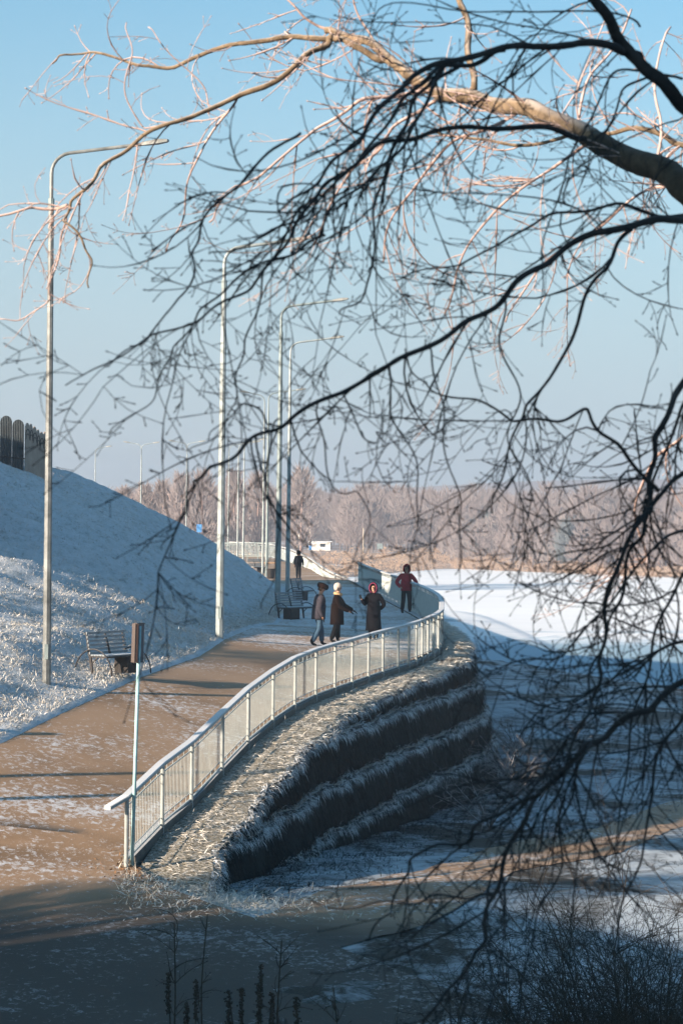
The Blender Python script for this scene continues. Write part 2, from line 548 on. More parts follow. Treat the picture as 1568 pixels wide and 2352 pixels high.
def railx(Y):
    return np.interp(Y, RX_Y, RX_X)
def wob(X, Y, a, f, s=0.0):
    return a * (np.sin(f * X + 1.3 * f * Y + s) + np.sin(1.7 * f * X - 0.8 * f * Y + 2.1 + s) + np.sin(-0.6 * f * X + 2.3 * f * Y + 4.0 + s)) / 3
def z_up(X, Y):
    """upper terrace with the promenade"""
    X = np.asarray(X, float); Y = np.asarray(Y, float)
    z = np.interp(Y, PZ_Y, PZ_Z)
    k = np.interp(Y, [40, 46, 60, 73, 90], [0.0, 0.13, 0.15, 0.12, 0.0])
    d = np.clip(railx(Y) - X, 0, 6.5)
    return z + k * d + CAMZ
def sstep(t):
    t = np.clip(t, 0, 1)
    return t * t * (3 - 2 * t)
def z_low(X, Y):
    X = np.asarray(X, float); Y = np.asarray(Y, float)
    zl = np.interp(Y, LZ_Y, LZ_Z) + CAMZ
    zl = zl - 0.5 * sstep((Y + 3 * X - 185) / 22)
    zl = zl + 0.35 * sstep((X - 12) / 10) * sstep((60 - Y) / 20)
    zu = z_up(X, Y) - 0.03
    rx = railx(Y)
    side = 1 - sstep((X - rx + 0.2) / 3.0)
    under = np.where(Y < 44.0, 1.0, 1 - sstep((Y - 44.0) / 1.2))
    z = zl + (zu - zl) * side * under * (Y > 26)
    rough = np.clip((Y - 26) / 10, 0, 1) * np.clip((250 - Y) / 60, 0, 1)
    return z + rough * (wob(X, Y, 0.05, 1.1) + wob(X, Y, 0.025, 3.1, 1.0)) * sstep((X - rx - 0.5) / 3.0)

TOE = [(-60, 40), (-14, 45.5), (-9.2, 48.8), (-7.4, 52.0), (-5.4, 60.5), (-4.1, 68), (-3.1, 79), (-2.55, 88), (-2.35, 100), (-2.2, 126), (-3.2, 137), (-8, 146), (-20, 152), (-60, 156)]
def toe_dist(X, Y):
    """distance inside the foot of the hill, negative outside"""
    X = np.asarray(X, float); Y = np.asarray(Y, float)
    best = np.full(X.shape, 1e9)
    for (x0, y0), (x1, y1) in zip(TOE[:-1], TOE[1:]):
        dx, dy = x1 - x0, y1 - y0
        t = np.clip(((X - x0) * dx + (Y - y0) * dy) / (dx * dx + dy * dy), 0, 1)
        d = np.hypot(X - x0 - t * dx, Y - y0 - t * dy)
        best = np.minimum(best, d)
    ty = [p[1] for p in TOE]; tx = [p[0] for p in TOE]
    inside = X < np.interp(Y, ty, tx)
    return np.where(inside, best, -best)
HG_D = [0, 0.6, 1.3, 2.7, 5.5, 8.7, 11.7, 14.5, 19, 40]
HG_Z = [0, 0.12, 0.45, 1.5, 3.2, 4.75, 6.1, 6.75, 7.1, 7.3]
def z_hill(X, Y):
    d = np.clip(toe_dist(X, Y), 0, None)
    g = np.interp(d, HG_D, HG_Z) * np.interp(Y, [50, 62, 80, 94], [0.38, 0.42, 0.82, 1.0])
    zs = np.minimum(z_up(X, Y), -3.98 + CAMZ + 0.2)
    cap = np.interp(Y, [44, 50, 56, 66, 78, 92, 126, 135, 150], [-5.0, -4.3, -3.5, -1.5, 0.4, 3.1, 3.5, 1.6, -3.0]) + CAMZ
    cap = cap + 0.02 * np.clip(-X - 10, 0, 30)
    a = z_up(X, Y) + g
    k = 0.7
    h = np.clip(0.5 + 0.5 * (cap - a) / k, 0, 1)
    z = cap * (1 - h) + a * h - k * h * (1 - h)
    z = np.maximum(z, z_up(X, Y) + np.minimum(d * 0.1, 0.6))
    fade = np.clip(d / 2, 0, 1)
    out = np.clip(-toe_dist(X, Y), 0, 3)
    z = z - np.maximum(0, out - 0.05) * 0.35 + 0.05 * np.clip(1 - out / 0.3, 0, 1)
    return z + fade * (wob(X, Y, 0.09, 1.3) + wob(X, Y, 0.05, 3.7, 2.0) + wob(X, Y, 0.02, 9.0, 2.0)) + 0.02

def ground(X, Y):
    if float(toe_dist(X, Y)) > 0: return float(z_hill(X, Y))
    if 44 < Y < 230 and X > float(railx(Y)): return float(z_low(X, Y))
    return float(z_up(X, Y))
def hit(x, y, y0=28.0, y1=400.0, f=None):
    """where the line of sight through (x, y) meets the ground"""
    f = f or ground
    Y = y0
    prev = None
    while Y < y1:
        p = P(x, y, Y)
        if p.z <= f(p.x, p.y):
            return Vector((p.x, p.y, f(p.x, p.y)))
        Y += 0.05
    return P(x, y, y1)

# ground sheet (reaches the shore and lies under everything)
ys = np.concatenate([np.arange(-60, 26, 4.0), np.arange(26, 92, 0.45), np.arange(92, 240, 2.0), np.arange(240, 420, 20)])
xs = np.concatenate([np.arange(-420, -20, 20.0), np.arange(-20, 24, 0.45), np.arange(24, 60, 3.0), np.arange(60, 460, 20.0)])
g_ = grid_obj('ground', xs, ys, z_low, M['low']); tag(g_, kind='structure')

def strip_obj(name, Ys, XL, XR, nx, fz, mat):
    V = []; F = []
    for Y in Ys:
        a, b = XL(Y), XR(Y)
        for i in range(nx):
            X = a + (b - a) * i / (nx - 1)
            V.append((X, Y, 0))
    V = np.array(V); V[:, 2] = fz(V[:, 0], V[:, 1])
    for j in range(len(Ys) - 1):
        for i in range(nx - 1):
            o = j * nx + i
            F.append((o, o + 1, o + nx + 1, o + nx))
    me = bpy.data.meshes.new(name)
    me.from_pydata(V.tolist(), [], F)
    me.materials.append(mat)
    me.polygons.foreach_set('use_smooth', [True] * len(F))
    me.update()
    o = bpy.data.objects.new(name, me); C.objects.link(o)
    return o

def toex(Y):
    return float(np.interp(Y, [p[1] for p in TOE], [p[0] for p in TOE]))
def pxl(Y):
    return -60.0 if Y < 46 else max(-60, toex(Y) - 1.2)
def pxr(Y):
    return float(np.interp(Y, [28, 36, 40, 43, 44.6, 45.0], [5.5, 2.0, -0.6, -2.9, -3.72, float(railx(45.0)) - 0.02])) if Y < 45 else float(railx(Y)) - 0.02
Ys = np.concatenate([np.arange(29, 92, 0.4), np.arange(92, 226, 1.0)])
def pxl2(Y): return pxl(Y) if Y < 150 else float(railx(Y)) - 9.5
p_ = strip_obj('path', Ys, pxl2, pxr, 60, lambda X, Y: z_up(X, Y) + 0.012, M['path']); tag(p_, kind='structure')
# sandy track turning down to the river flat
TR = [(-9, 33.0), (-3, 36.5), (0.2, 42), (2.6, 50), (5.2, 57), (8.6, 66), (13, 77), (18, 88)]
V = []; F = []
for i in range(120):
    t = i / 119 * (len(TR) - 1); k = min(int(t), len(TR) - 2); u = t - k
    cx = TR[k][0] * (1 - u) + TR[k + 1][0] * u; cy = TR[k][1] * (1 - u) + TR[k + 1][1] * u
    dx = TR[k + 1][0] - TR[k][0]; dy = TR[k + 1][1] - TR[k][1]; l = math.hypot(dx, dy)
    for j in range(9):
        w = (j / 8 - 0.5) * (2.5 + 0.5 * math.sin(i * 0.21))
        V.append((cx + dy / l * w, cy - dx / l * w, 0))
V = np.array(V); V[:, 2] = z_low(V[:, 0], V[:, 1]) + 0.02
for i in range(119):
    for j in range(8):
        o = i * 9 + j; F.append((o, o + 1, o + 10, o + 9))
me = bpy.data.meshes.new('track'); me.from_pydata(V.tolist(), [], F); me.materials.append(M['path']); me.update()
tr_ = bpy.data.objects.new('track', me); C.objects.link(tr_); tag(tr_, kind='structure')

# frosted hill
ys = np.concatenate([np.arange(40, 150, 0.4), np.arange(150, 157, 1)])
xs = np.concatenate([np.arange(-60, -20, 2.0), np.arange(-20, -1.4, 0.2)])
h_ = grid_obj('hill', xs, ys, z_hill, M['turf'], keep=lambda X, Y: toe_dist(X, Y) > -0.9); tag(h_, kind='structure')

# frozen river
def z_ice(X, Y):
    return -9.32 + CAMZ + wob(X, Y, 0.04, 0.12) + 0 * X
def z_ice_d(X, Y):
    ridge = 0.35 * np.exp(-((Y - 176 + 0.25 * X - 2 * np.sin(X * 0.4)) / 1.6) ** 2) + 0.3 * np.exp(-((Y - 196 + 0.2 * X - 3 * np.sin(X * 0.23)) / 2.0) ** 2)
    ridge = ridge * (0.55 + 0.45 * np.sin(X * 1.3 + np.sin(X * 0.7) * 2))
    return z_ice(X, Y) + ridge
ys = np.concatenate([np.arange(90, 230, 1.2), np.arange(230, 480, 10)])
xs = np.concatenate([np.arange(-300, -10, 10.0), np.arange(-10, 50, 1.0), np.arange(50, 400, 15)])
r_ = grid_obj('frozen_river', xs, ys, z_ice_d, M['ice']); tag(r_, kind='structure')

# far bank and its rising ground
def z_far(X, Y):
    shore = np.interp(X, [-300, -60, -10, 20, 45, 80, 300], [200, 235, 330, 455, 410, 370, 300])
    d = Y - shore
    z = -9.7 + 1.9 * sstep(d / 40) + 0.4 * sstep((d - 60) / 60) + 6 * sstep((Y - 900) / 900)
    return z + CAMZ + wob(X, Y, 0.5, 0.02) * sstep(d / 60)
ys = np.concatenate([np.arange(190, 700, 8), np.arange(700, 1700, 50)])
xs = np.concatenate([np.arange(-1600, -120, 60), np.arange(-120, 140, 6), np.arange(140, 1700, 60)])
f_ = grid_obj('far_bank', xs, ys, z_far, M['field'], keep=lambda X, Y: (Y > np.interp(X, [-300, -60, -10, 20, 45, 80, 300], [195, 230, 325, 450, 405, 365, 295]))); tag(f_, kind='structure')

# hazy ridge on the horizon
def z_ridge(X, Y):
    c = 40 * np.sin(X / 420 + 0.6) + 26 * np.sin(X / 160) + 12 * np.sin(X / 70)
    return CAMZ - 10 + (29 + c * 0.16) * sstep((Y - 1400) / 200) * (0.75 + 0.25 * sstep((X + 200) / 500))
hr = grid_obj('hills', np.arange(-700, 700, 12.0), np.arange(1400, 1900, 25.0), z_ridge, M['wood']); tag(hr, kind='structure')

# ---------------------------------------------------------------- far wood: bare crowns as bundles of twigs
def crown_tris(x, y, z0, h, w, n, tw):
    """loose slender triangles fanning up and out of a tree"""
    u = rng.random(n)
    hh = z0 + h * (0.12 + 0.88 * u ** 0.8)
    prof = np.sin(np.pi * np.clip(u ** 0.8 * 0.86 + 0.12, 0, 1)) ** 0.7
    a = rng.random(n) * 2 * np.pi
    rr = w * prof * np.sqrt(rng.random(n))
    bx = x + rr * np.cos(a); by = y + rr * np.sin(a)
    L = h * (0.06 + 0.12 * rng.random(n))
    dx = np.cos(a) * 0.55 + rng.normal(0, 0.25, n); dy = np.sin(a) * 0.55 + rng.normal(0, 0.25, n); dz = 0.8 + rng.normal(0, 0.25, n)
    l = np.sqrt(dx * dx + dy * dy + dz * dz)
    A = np.stack([bx - tw, by, hh], -1); B = np.stack([bx + tw, by, hh], -1)
    T = np.stack([bx + dx / l * L, by + dy / l * L, hh + dz / l * L], -1)
    tris = [np.stack([A, B, T], 1)]
    tr = np.array([[[x - 0.18, y, z0 - 0.5], [x + 0.18, y, z0 - 0.5], [x, y, z0 + h * 0.8]], [[x, y - 0.18, z0 - 0.5], [x, y + 0.18, z0 - 0.5], [x, y, z0 + h * 0.8]]])
    tris.append(tr)
    return np.concatenate(tris, 0)
tr = []
for i in range(900):
    if i < 420:
        Y = rng.uniform(500, 640)
    else:
        Y = rng.uniform(640, 1000)
    X = rng.uniform(-0.155, 0.155) * Y
    if X < 0 and Y < 560 + 0: continue
    z = float(z_far(X, Y))
    h = rng.uniform(9, 14.5) * (1.0 if Y < 640 else 1.1)
    tr.append(crown_tris(X, Y, z, h, h * rng.uniform(0.22, 0.40), 260, 0.13))
for i in range(110):      # nearer belt at the right, down to the shore
    X = rng.uniform(20, 66); Y = np.interp(X, [20, 45, 80], [465, 420, 380]) + rng.uniform(4, 60)
    h = rng.uniform(6, 10.5)
    tr.append(crown_tris(X, Y, float(z_far(X, Y)), h, h * 0.3, 220, 0.15))
o = tris_obj('far_wood', np.concatenate(tr, 0), M['wood']); tag(o, 'pinkish bare frosted wood along the far side of the frozen river', 'wood', kind='stuff')
# shrubs and reeds on the far shore
tr = []
for i in range(700):
    X = rng.uniform(-60, 75); sh = np.interp(X, [-60, -10, 20, 45, 80], [240, 335, 458, 413, 373])
    Y = sh + rng.exponential(25)
    h = rng.uniform(0.8, 2.2)
    tr.append(crown_tris(X, Y, float(z_far(X, Y)), h, rng.uniform(0.8, 2.2), 40, 0.12))
M['reed'] = leafy('far_reeds', [(0.3, (0.30, 0.19, 0.12)), (0.7, (0.50, 0.36, 0.26))], 0.1)
o = tris_obj('far_reeds', np.concatenate(tr, 0), M['reed']); tag(o, 'tan dry reeds along the far shore', 'reeds', kind='stuff')
tr = []
for i in range(26):
    X = rng.uniform(24, 50); Y = np.interp(X, [20, 45, 80], [465, 420, 380]) + rng.uniform(8, 40)
    tr.append(crown_tris(X, Y, float(z_far(X, Y)), rng.uniform(5, 9), 1.6, 260, 0.2))
o = tris_obj('far_evergreens', np.concatenate(tr, 0), M['wood_dark']); tag(o, 'dark blue evergreen scrub on the far shore at right', 'scrub', kind='stuff')
# frosted poplars behind the hill, the ones one can tell apart
def frosted_tree(x, ytop, ybase, Y, wpx, lab):
    ytop = ytop + 14
    a = P(x, ybase, Y); b = P(x, ytop, Y)
    h = b.z - a.z
    t = empty('frosted_tree', (a.x, Y, a.z))
    tag(t, lab, 'tree', 'frosted trees rising behind the hill')
    m = MB(); m.tube([(0, 0, 0), (0.1, 0, h * 0.4), (0, 0, h * 0.85)], [0.2, 0.14, 0.04], 6)
    for k in range(7):
        an = k * 2.4; z = h * (0.25 + 0.08 * k)
        m.tube([(0, 0, z), (math.cos(an) * h * 0.12, math.sin(an) * h * 0.12, z + h * 0.14), (math.cos(an) * h * 0.18, math.sin(an) * h * 0.18, z + h * 0.3)], [0.09, 0.06, 0.03], 4)
    m.build('trunk', M['bark_twig'], t)
    T = crown_tris(0, 0, 0, h, wpx / FPX * Y / 2, 900, 0.10)
    tris_obj('crown', T, M['rime_wood'], t)
M['rime_wood'] = leafy('frosted_crowns', [(0.3, (0.17, 0.135, 0.13)), (0.7, (0.32, 0.27, 0.26))], 0.3)
for a in [(285, 1112, 1260, 300, 46, 'low frosted tree just above the hill crest, beside the twin lamp'),
          (330, 1106, 1275, 305, 50, 'frosted tree behind the twin lamp that stands over the hill'),
          (372, 1100, 1280, 310, 60, 'frosted tree between the twin lamp and the thin lamp right of it'),
          (415, 1085, 1290, 300, 60, 'tall frosted tree left of the thin lamp on the hill edge'),
          (462, 1080, 1290, 300, 70, 'tallest frosted tree, left of the second pale lamp post'),
          (535, 1078, 1290, 310, 66, 'frosted tree right of the second pale lamp post'),
          (590, 1084, 1290, 320, 66, 'frosted tree behind the cluster of thin far lamp posts'),
          (690, 1072, 1285, 330, 80, 'round frosted tree right of the tall lamp posts beside the path')]:
    frosted_tree(*a)

# ---------------------------------------------------------------- railings
def railing(name, pts, label, group=None, bars=True, bar_sp=0.115, mats=None, h=1.165, post_drop=0.33, first_long=False, br=0.008):
    """pts: (x, y, z of the bottom rail). Posts stand on the outer side of the panels."""
    root = empty(name, pts[0])
    tag(root, label, 'railing', group)
    inv = Vector(pts[0])
    L = [Vector(p) - inv for p in pts]
    mr, mp, mb = mats or (M['handrail'], M['rail'], M['bars'])
    # handrail: wide flat tube
    m = MB()
    tops = [p + Vector((0, 0, h + 0.02)) for p in L]
    if first_long:
        d0 = (L[0] - L[1]); d0.z = 0; d0.normalize()
        tops = [tops[0] + d0 * 0.1 + Vector((-0.28, -0.25, -0.16))] + tops
    rings = []
    for i, p in enumerate(tops):
        a = tops[max(0, i - 1)]; b = tops[min(len(tops) - 1, i + 1)]
        t = (b - a); t.z = 0; t.normalize()
        s = Vector((t.y, -t.x, 0))
        w, hh = 0.085, 0.035
        c = 0.014
        sec = [(-w, -hh), (w, -hh), (w, hh - c), (w - c, hh), (-w + c, hh), (-w, hh - c)]
        rings.append([p + s * x + Vector((0, 0, z)) for x, z in sec])
    m.loft(rings)
    m.build('handrail', mr, root)
    for i, p in enumerate(L):
        a = L[max(0, i - 1)]; b = L[min(len(L) - 1, i + 1)]
        t = (b - a); t.z = 0; t.normalize()
        s = Vector((t.y, -t.x, 0))
        m = MB()
        m.tube([p + s * 0.03 + Vector((0, 0, -post_drop)), p + s * 0.03 + Vector((0, 0, h - 0.02))], 0.041, 10)
        m.tube([p + s * 0.03 + Vector((0, 0, -0.02)), p + s * 0.03 + Vector((0, 0, 0.02))], 0.048, 10)
        m.tube([p + s * 0.03 + Vector((0, 0, h - 0.19)), p + s * 0.03 + Vector((0, 0, h - 0.15))], 0.048, 10)
        m.build('post', mp, root, smooth=False)
    for i in range(len(L) - 1):
        a, b = L[i], L[i + 1]
        d = b - a; n = max(2, int(round(d.length / bar_sp)))
        m = MB()
        dn = d.normalized()
        a2 = a + dn * 0.05; b2 = b - dn * 0.05
        m.bar(a2, b2, 0.035, 0.035)
        m.bar(a2 + Vector((0, 0, h - 0.17)), b2 + Vector((0, 0, h - 0.17)), 0.03, 0.022)
        if bars:
            m.bar(a2 + Vector((0, 0, 0.13)), b2 + Vector((0, 0, 0.13)), 0.014, 0.016)
        r = random.Random(i)
        for k in range(1, n):
            q = a + d * (k / n)
            ztop = h - 0.17
            zb = 0.13 if bars else 0.0
            m.tube([q + Vector((0, 0, zb)), q + Vector((0, 0, ztop))], br, 4, cap=False)
            if bars and k % 4 == 2:
                m.tube([q + Vector((0, 0, 0)), q + Vector((0, 0, 0.13))], br, 4, cap=False)
                q2 = a + d * ((k + 1) / n)
                for zz in ((0.13 + 0.16, 0.3), ) if k % 8 == 2 else ((h - 0.36, h - 0.26), ):
                    m.tube([q + Vector((0, 0, zz[0])), q2 + Vector((0, 0, zz[0]))], br, 4, cap=False)
            if bars and k % 4 == 0:
                m.tube([q + Vector((0, 0, ztop)), q + Vector((0, 0, h - 0.02))], br, 4, cap=False)
        m.build('railing_panel', mb, root)
    return root

railing('promenade_railing', RAIL, 'long frosted metal railing curving along the path above the grassy wall', first_long=True, br=0.006)
far_pts = [RAIL[-1]] + [(x, y, float(z_up(x, y)) + 0.12) for x, y in RAIL_FAR]
# even post spacing on the far side of the bend
def resample(pts, step):
    pts = [Vector(p) for p in pts]
    out = [pts[0]]; acc = 0
    for a, b in zip(pts[:-1], pts[1:]):
        d = (b - a).length; t = step - acc
        while t <= d:
            out.append(a + (b - a) * (t / d)); t += step
        acc = d - (t - step)
    return [tuple(p) for p in out]
railing('promenade_railing', [(p[0], p[1], p[2]) for p in resample(far_pts, 2.6)], 'railing on the far side of the river bend, behind the person in the red jacket', br=0.012)
M['plinth_dark'] = M['plinth']
# concrete kerb below the railing
def plinth(name, pts, w=0.24, h=0.34, lift=-0.05):
    m = MB(); rings = []
    P0 = Vector(pts[0])
    for i, p in enumerate(pts):
        a = Vector(pts[max(0, i - 1)]); b = Vector(pts[min(len(pts) - 1, i + 1)])
        t = b - a; t.z = 0; t.normalize(); s = Vector((t.y, -t.x, 0))
        q = Vector(p) - P0 + Vector((0, 0, lift)) - s * 0.06
        rings.append([q + s * x + Vector((0, 0, z)) for x, z in ((-w / 2, -h - 0.5), (w / 2, -h - 0.5), (w / 2, -0.02), (w / 2 - 0.02, 0), (-w / 2, 0))])
    m.loft(rings)
    o = m.build(name, M['plinth'])
    o.location = P0
    return o
k_0 = Vector(RAIL[0]) * 0.8 + Vector(RAIL[1]) * 0.2
k1 = plinth('kerb', [tuple(k_0)] + RAIL[1:] + far_pts[1:]); tag(k1, kind='structure')

# far railing that dips towards the river, and the ones beyond
R2 = [(794, 1327, 158), (768, 1318, 161), (754, 1311, 165), (740, 1303, 171), (728, 1294, 178), (717, 1286, 187), (705, 1279, 196), (693, 1273, 205), (680, 1267, 212), (665, 1261, 218), (643, 1255, 224), (615, 1249, 229), (585, 1247, 232), (555, 1246, 234), (525, 1245, 236)]
pts = []
for x, y, Y in R2:
    p = P(x, y, Y); pts.append((p.x, p.y, p.z - 1.15))
railing('ramp_railing', pts, 'pale sunlit railing sweeping down beside the far path, behind the lone dark figure', bars=False, bar_sp=0.22, h=1.13, br=0.018, mats=(M['handrail'], M['bars'], M['bars']))
k2 = plinth('kerb', [(p[0], p[1], p[2] - 0.02) for p in pts], 0.4, 0.5); tag(k2, kind='structure')
pts = []
for i in range(9):
    p = P(640 - i * 24, 1247 + (i % 2) * 0.3, 205 + i * 1.5); pts.append((p.x, p.y, p.z - 1.15))
railing('steel_railing', pts, 'blue grey railing at the far end of the promenade, left of the tall lamp posts', bars=False, bar_sp=0.25, h=1.13, br=0.015, mats=(M['pole_green'], M['pole_green'], M['pole_green']))
# deck the far railings stand on
m = MB()
a = P(645, 1283, 222); b = P(440, 1283, 214)
m.box(((a.x + b.x) / 2, 221, a.z - 0.3), (a.x - b.x, 30, 0.5))
dk = m.build('far_pavement', M['path']); tag(dk, kind='structure')

# ---------------------------------------------------------------- grassy terraced retaining wall
wall_root = empty('retaining_wall', (RAIL[0][0], RAIL[0][1], RAIL[0][2]))
tag(wall_root, 'terraced retaining wall overgrown with hanging frosted grass, below the railing', 'retaining wall')
W0 = Vector(wall_root.location)
line = [Vector(p) for p in RAIL] + [Vector((x, y, float(z_up(x, y)) + 0.1)) for x, y in RAIL_FAR[:9]]
line[0] = line[0] + Vector((0.1, -0.6, -0.12))
line = [line[0] + Vector((-0.05, -1.1, -0.2))] + line
line = [Vector(p) for p in resample(line, 0.7)]
LEV = [-5.3 + CAMZ, -6.35 + CAMZ, -7.4 + CAMZ]
stations = []
for i, p in enumerate(line):
    a = line[max(0, i - 2)]; b = line[min(len(line) - 1, i + 2)]
    t = b - a; t.z = 0; t.normalize(); s = Vector((t.y, -t.x, 0))
    wd = interp(p.y, [44, 46, 50, 60, 75, 90], [1.55, 1.4, 1.3, 1.35, 1.0, 1.0]) + 0.08 * math.sin(i * 0.9) + 0.06 * math.sin(i * 2.3)
    zt = p.z - 0.22
    base = float(z_low(p.x + s.x * (wd + 1.6), p.y + s.y * (wd + 1.6)))
    lv = [zt]
    for z in LEV:
        lv.append(max(base - 0.15, min(lv[-1], z + 0.05 * math.sin(i * 1.7 + z))))
    lv.append(base - 0.25)
    offs = [(0.0, zt + 0.0)]
    o = wd
    prof = [(0.02, zt + 0.02), (wd * 0.5, zt + 0.03), (wd - 0.12, zt - 0.02), (wd, zt - 0.10)]
    tiers = []
    for k in range(len(lv) - 1):
        drop = lv[k] - lv[k + 1]
        o2 = o + 0.10 * drop
        msc = 1.0 if k == 0 else float(sstep((lv[k - 1] - lv[k]) / 0.35))
        if k == 0: top = prof
        else: top = [(o + 0.0, lv[k] + 0.0), (o + 0.08, lv[k] + 0.02), (o + 0.17, lv[k] - 0.0), (o + 0.20, lv[k] - 0.05)]
        if k > 0:
            if lv[k - 1] - lv[k] < 0.02 and False:
                pass
            o = o + 0.20 * min(1, (lv[k]-base+0.2)) * msc; top = [(top[0][0] + (q[0] - top[0][0]) * msc * min(1, max(0.02,(lv[k]-base+0.2))), top[0][1] + (q[1] - top[0][1]) * msc) for q in top]
        bot = (o + 0.05 * max(drop, 0.0), lv[k + 1] - 0.01)
        tiers.append((top, bot, drop))
        o = bot[0]
    stations.append((p, s, tiers))
for k in range(4):
    rows = []
    for p, s, tiers in stations:
        top, bot, drop = tiers[k]
        q = [p + s * x - Vector((0, 0, p.z)) + Vector((0, 0, z)) - W0 for x, z in top] + [p + s * (bot[0] * 0.5 + top[-1][0] * 0.5 + 0.03) - Vector((0, 0, p.z)) + Vector((0, 0, (top[-1][1] + bot[1]) / 2)) - W0, p + s * bot[0] - Vector((0, 0, p.z)) + Vector((0, 0, bot[1])) - W0]
        rows.append(q)
    n = len(rows[0])
    V = [v for r in rows for v in r]
    F = [(i * n + j, i * n + j + 1, (i + 1) * n + j + 1, (i + 1) * n + j) for i in range(len(rows) - 1) for j in range(n - 1)]
    F = [f[::-1] for f in F]
    # closed ends
    F.append(tuple(range(n))); F.append(tuple((len(rows) - 1) * n + j for j in range(n))[::-1])
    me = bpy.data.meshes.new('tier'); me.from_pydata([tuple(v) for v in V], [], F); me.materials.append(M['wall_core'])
    me.update()
    o = bpy.data.objects.new('tier', me); C.objects.link(o); o.parent = wall_root

# grass on the wall
def blades(base, dirv, L, w, droop, segs=2):
    """base (n,3), dirv (n,3) unit, lengths, widths -> bent blades as triangles"""
    n = len(base)
    side = np.cross(dirv, np.array([0, 0, 1.0])) + rng.normal(0, 0.3, (n, 3))
    side /= np.linalg.norm(side, axis=1)[:, None] + 1e-9
    mid = base + dirv * (L * 0.55)[:, None] - np.array([0, 0, 1.0]) * (droop * L * 0.15)[:, None]
    d2 = dirv - np.array([0, 0, 1.0]) * droop[:, None]
    d2 /= np.linalg.norm(d2, axis=1)[:, None]
    tip = mid + d2 * (L * 0.5)[:, None]
    s = side * (w / 2)[:, None]
    t1 = np.stack([base - s, base + s, mid + s * 0.7], 1)
    t2 = np.stack([base - s, mid + s * 0.7, mid - s * 0.7], 1)
    t3 = np.stack([mid - s * 0.7, mid + s * 0.7, tip], 1)
    return np.concatenate([t1, t2, t3], 0)
ST_P = np.array([list(p) for p, s, t in stations]); ST_S = np.array([list(s) for p, s, t in stations])
def wall_pts(n, k, kind, bias=1.0):
    """random points on a tier: 'top', 'edge' or 'face'"""
    i = rng.integers(0, len(stations) - 1, n); u = rng.random(n)
    base = np.zeros((n, 3)); out = np.zeros((n, 3)); ok = np.ones(n, bool)
    for j in range(n):
        pa, sa, ta = stations[i[j]]; pb, sb, tb = stations[i[j] + 1]
        def pt(p, s, t, a, b):
            top, bot, drop = t[k]
            if kind == 'top':
                x = top[0][0] + (top[-1][0] - top[0][0]) * a; z = np.interp(x, [q[0] for q in top], [q[1] for q in top])
            elif kind == 'edge':
                x = top[-1][0] - 0.12 + 0.16 * a; z = top[-1][1] + 0.05 - 0.10 * a
            else:
                x = top[-1][0] + (bot[0] - top[-1][0]) * a; z = top[-1][1] + (bot[1] - top[-1][1]) * a
            return np.array([p.x + s.x * x, p.y + s.y * x, z]), drop
        a = rng.random() ** bias
        A, da = pt(pa, sa, ta, a, 0); B, db = pt(pb, sb, tb, a, 0)
        base[j] = A * (1 - u[j]) + B * u[j]
        out[j] = [sa.x, sa.y, 0]
        if k > 0 and min(da, db) < 0.12 and kind != 'top': ok[j] = False
        if k > 0 and stations[i[j]][2][k - 1][2] < 0.1 and kind == 'top': ok[j] = False
    return base[ok], out[ok]
tris = []
def rnd(n, s): return rng.normal(0, s, (n, 3))
# top: long blades combed outwards and along, pale with rime
b, o_ = wall_pts(26000, 0, 'top'); n = len(b)
clump = np.sin(b[:, 0] * 5 + b[:, 1] * 3.3) + np.sin(b[:, 1] * 7.1 - b[:, 0] * 2.0)
keepm = rng.random(n) < 0.62 + 0.3 * clump
b = b[keepm]; o_ = o_[keepm]; n = len(b)
d = o_ * 0.9 + np.array([-0.1, -0.35, 0.18]) + rnd(n, 0.38); d[:, 2] = np.abs(d[:, 2]) * 0.5; d /= np.linalg.norm(d, axis=1)[:, None]
Tt = blades(b + np.array([0, 0, 0.02]), d, rng.uniform(0.10, 0.28, n), rng.uniform(0.008, 0.020, n), rng.uniform(0.2, 0.7, n))
tris_obj('top_grass', Tt - np.array(W0), M['rime_grass'], wall_root)['kind'] = 'stuff'
tris = []
for k in range(4):
    b, o_ = wall_pts(6500 if k < 3 else 5000, k, 'edge'); n = len(b)
    d = o_ * 0.75 + np.array([-0.15, -0.25, 0.15]) + rnd(n, 0.3); d /= np.linalg.norm(d, axis=1)[:, None]
    tris.append(blades(b, d, rng.uniform(0.12, 0.32, n), rng.uniform(0.008, 0.018, n), rng.uniform(1.0, 2.4, n)))
    if k > 0:
        b, o_ = wall_pts(2500, k, 'top'); n = len(b)
        d = o_ * 0.5 + np.array([-0.1, -0.2, 0.5]) + rnd(n, 0.35); d /= np.linalg.norm(d, axis=1)[:, None]
        tris.append(blades(b, d, rng.uniform(0.12, 0.3, n), rng.uniform(0.010, 0.024, n), rng.uniform(0.6, 1.6, n)))
tris_obj('fringe_grass', np.concatenate(tris, 0) - np.array(W0), M['fringe'] if 'fringe' in M else leafy('rimed_fringe', [(0.28, (0.05, 0.05, 0.04)), (0.42, (0.3, 0.3, 0.29)), (0.56, (0.75, 0.76, 0.77))], 8.0), wall_root)['kind'] = 'stuff'
tris = []
for k in range(4):
    b, o_ = wall_pts(7500, k, 'face', 0.9); n = len(b)
    d = o_ * 0.45 + np.array([-0.03, -0.08, -0.75]) + rnd(n, 0.16); d /= np.linalg.norm(d, axis=1)[:, None]
    tris.append(blades(b + o_ * 0.02, d, rng.uniform(0.2, 0.55, n), rng.uniform(0.008, 0.022, n), rng.uniform(0.4, 1.0, n)))
tris_obj('hanging_grass', np.concatenate(tris, 0) - np.array(W0), M['hang_grass'], wall_root)['kind'] = 'stuff'

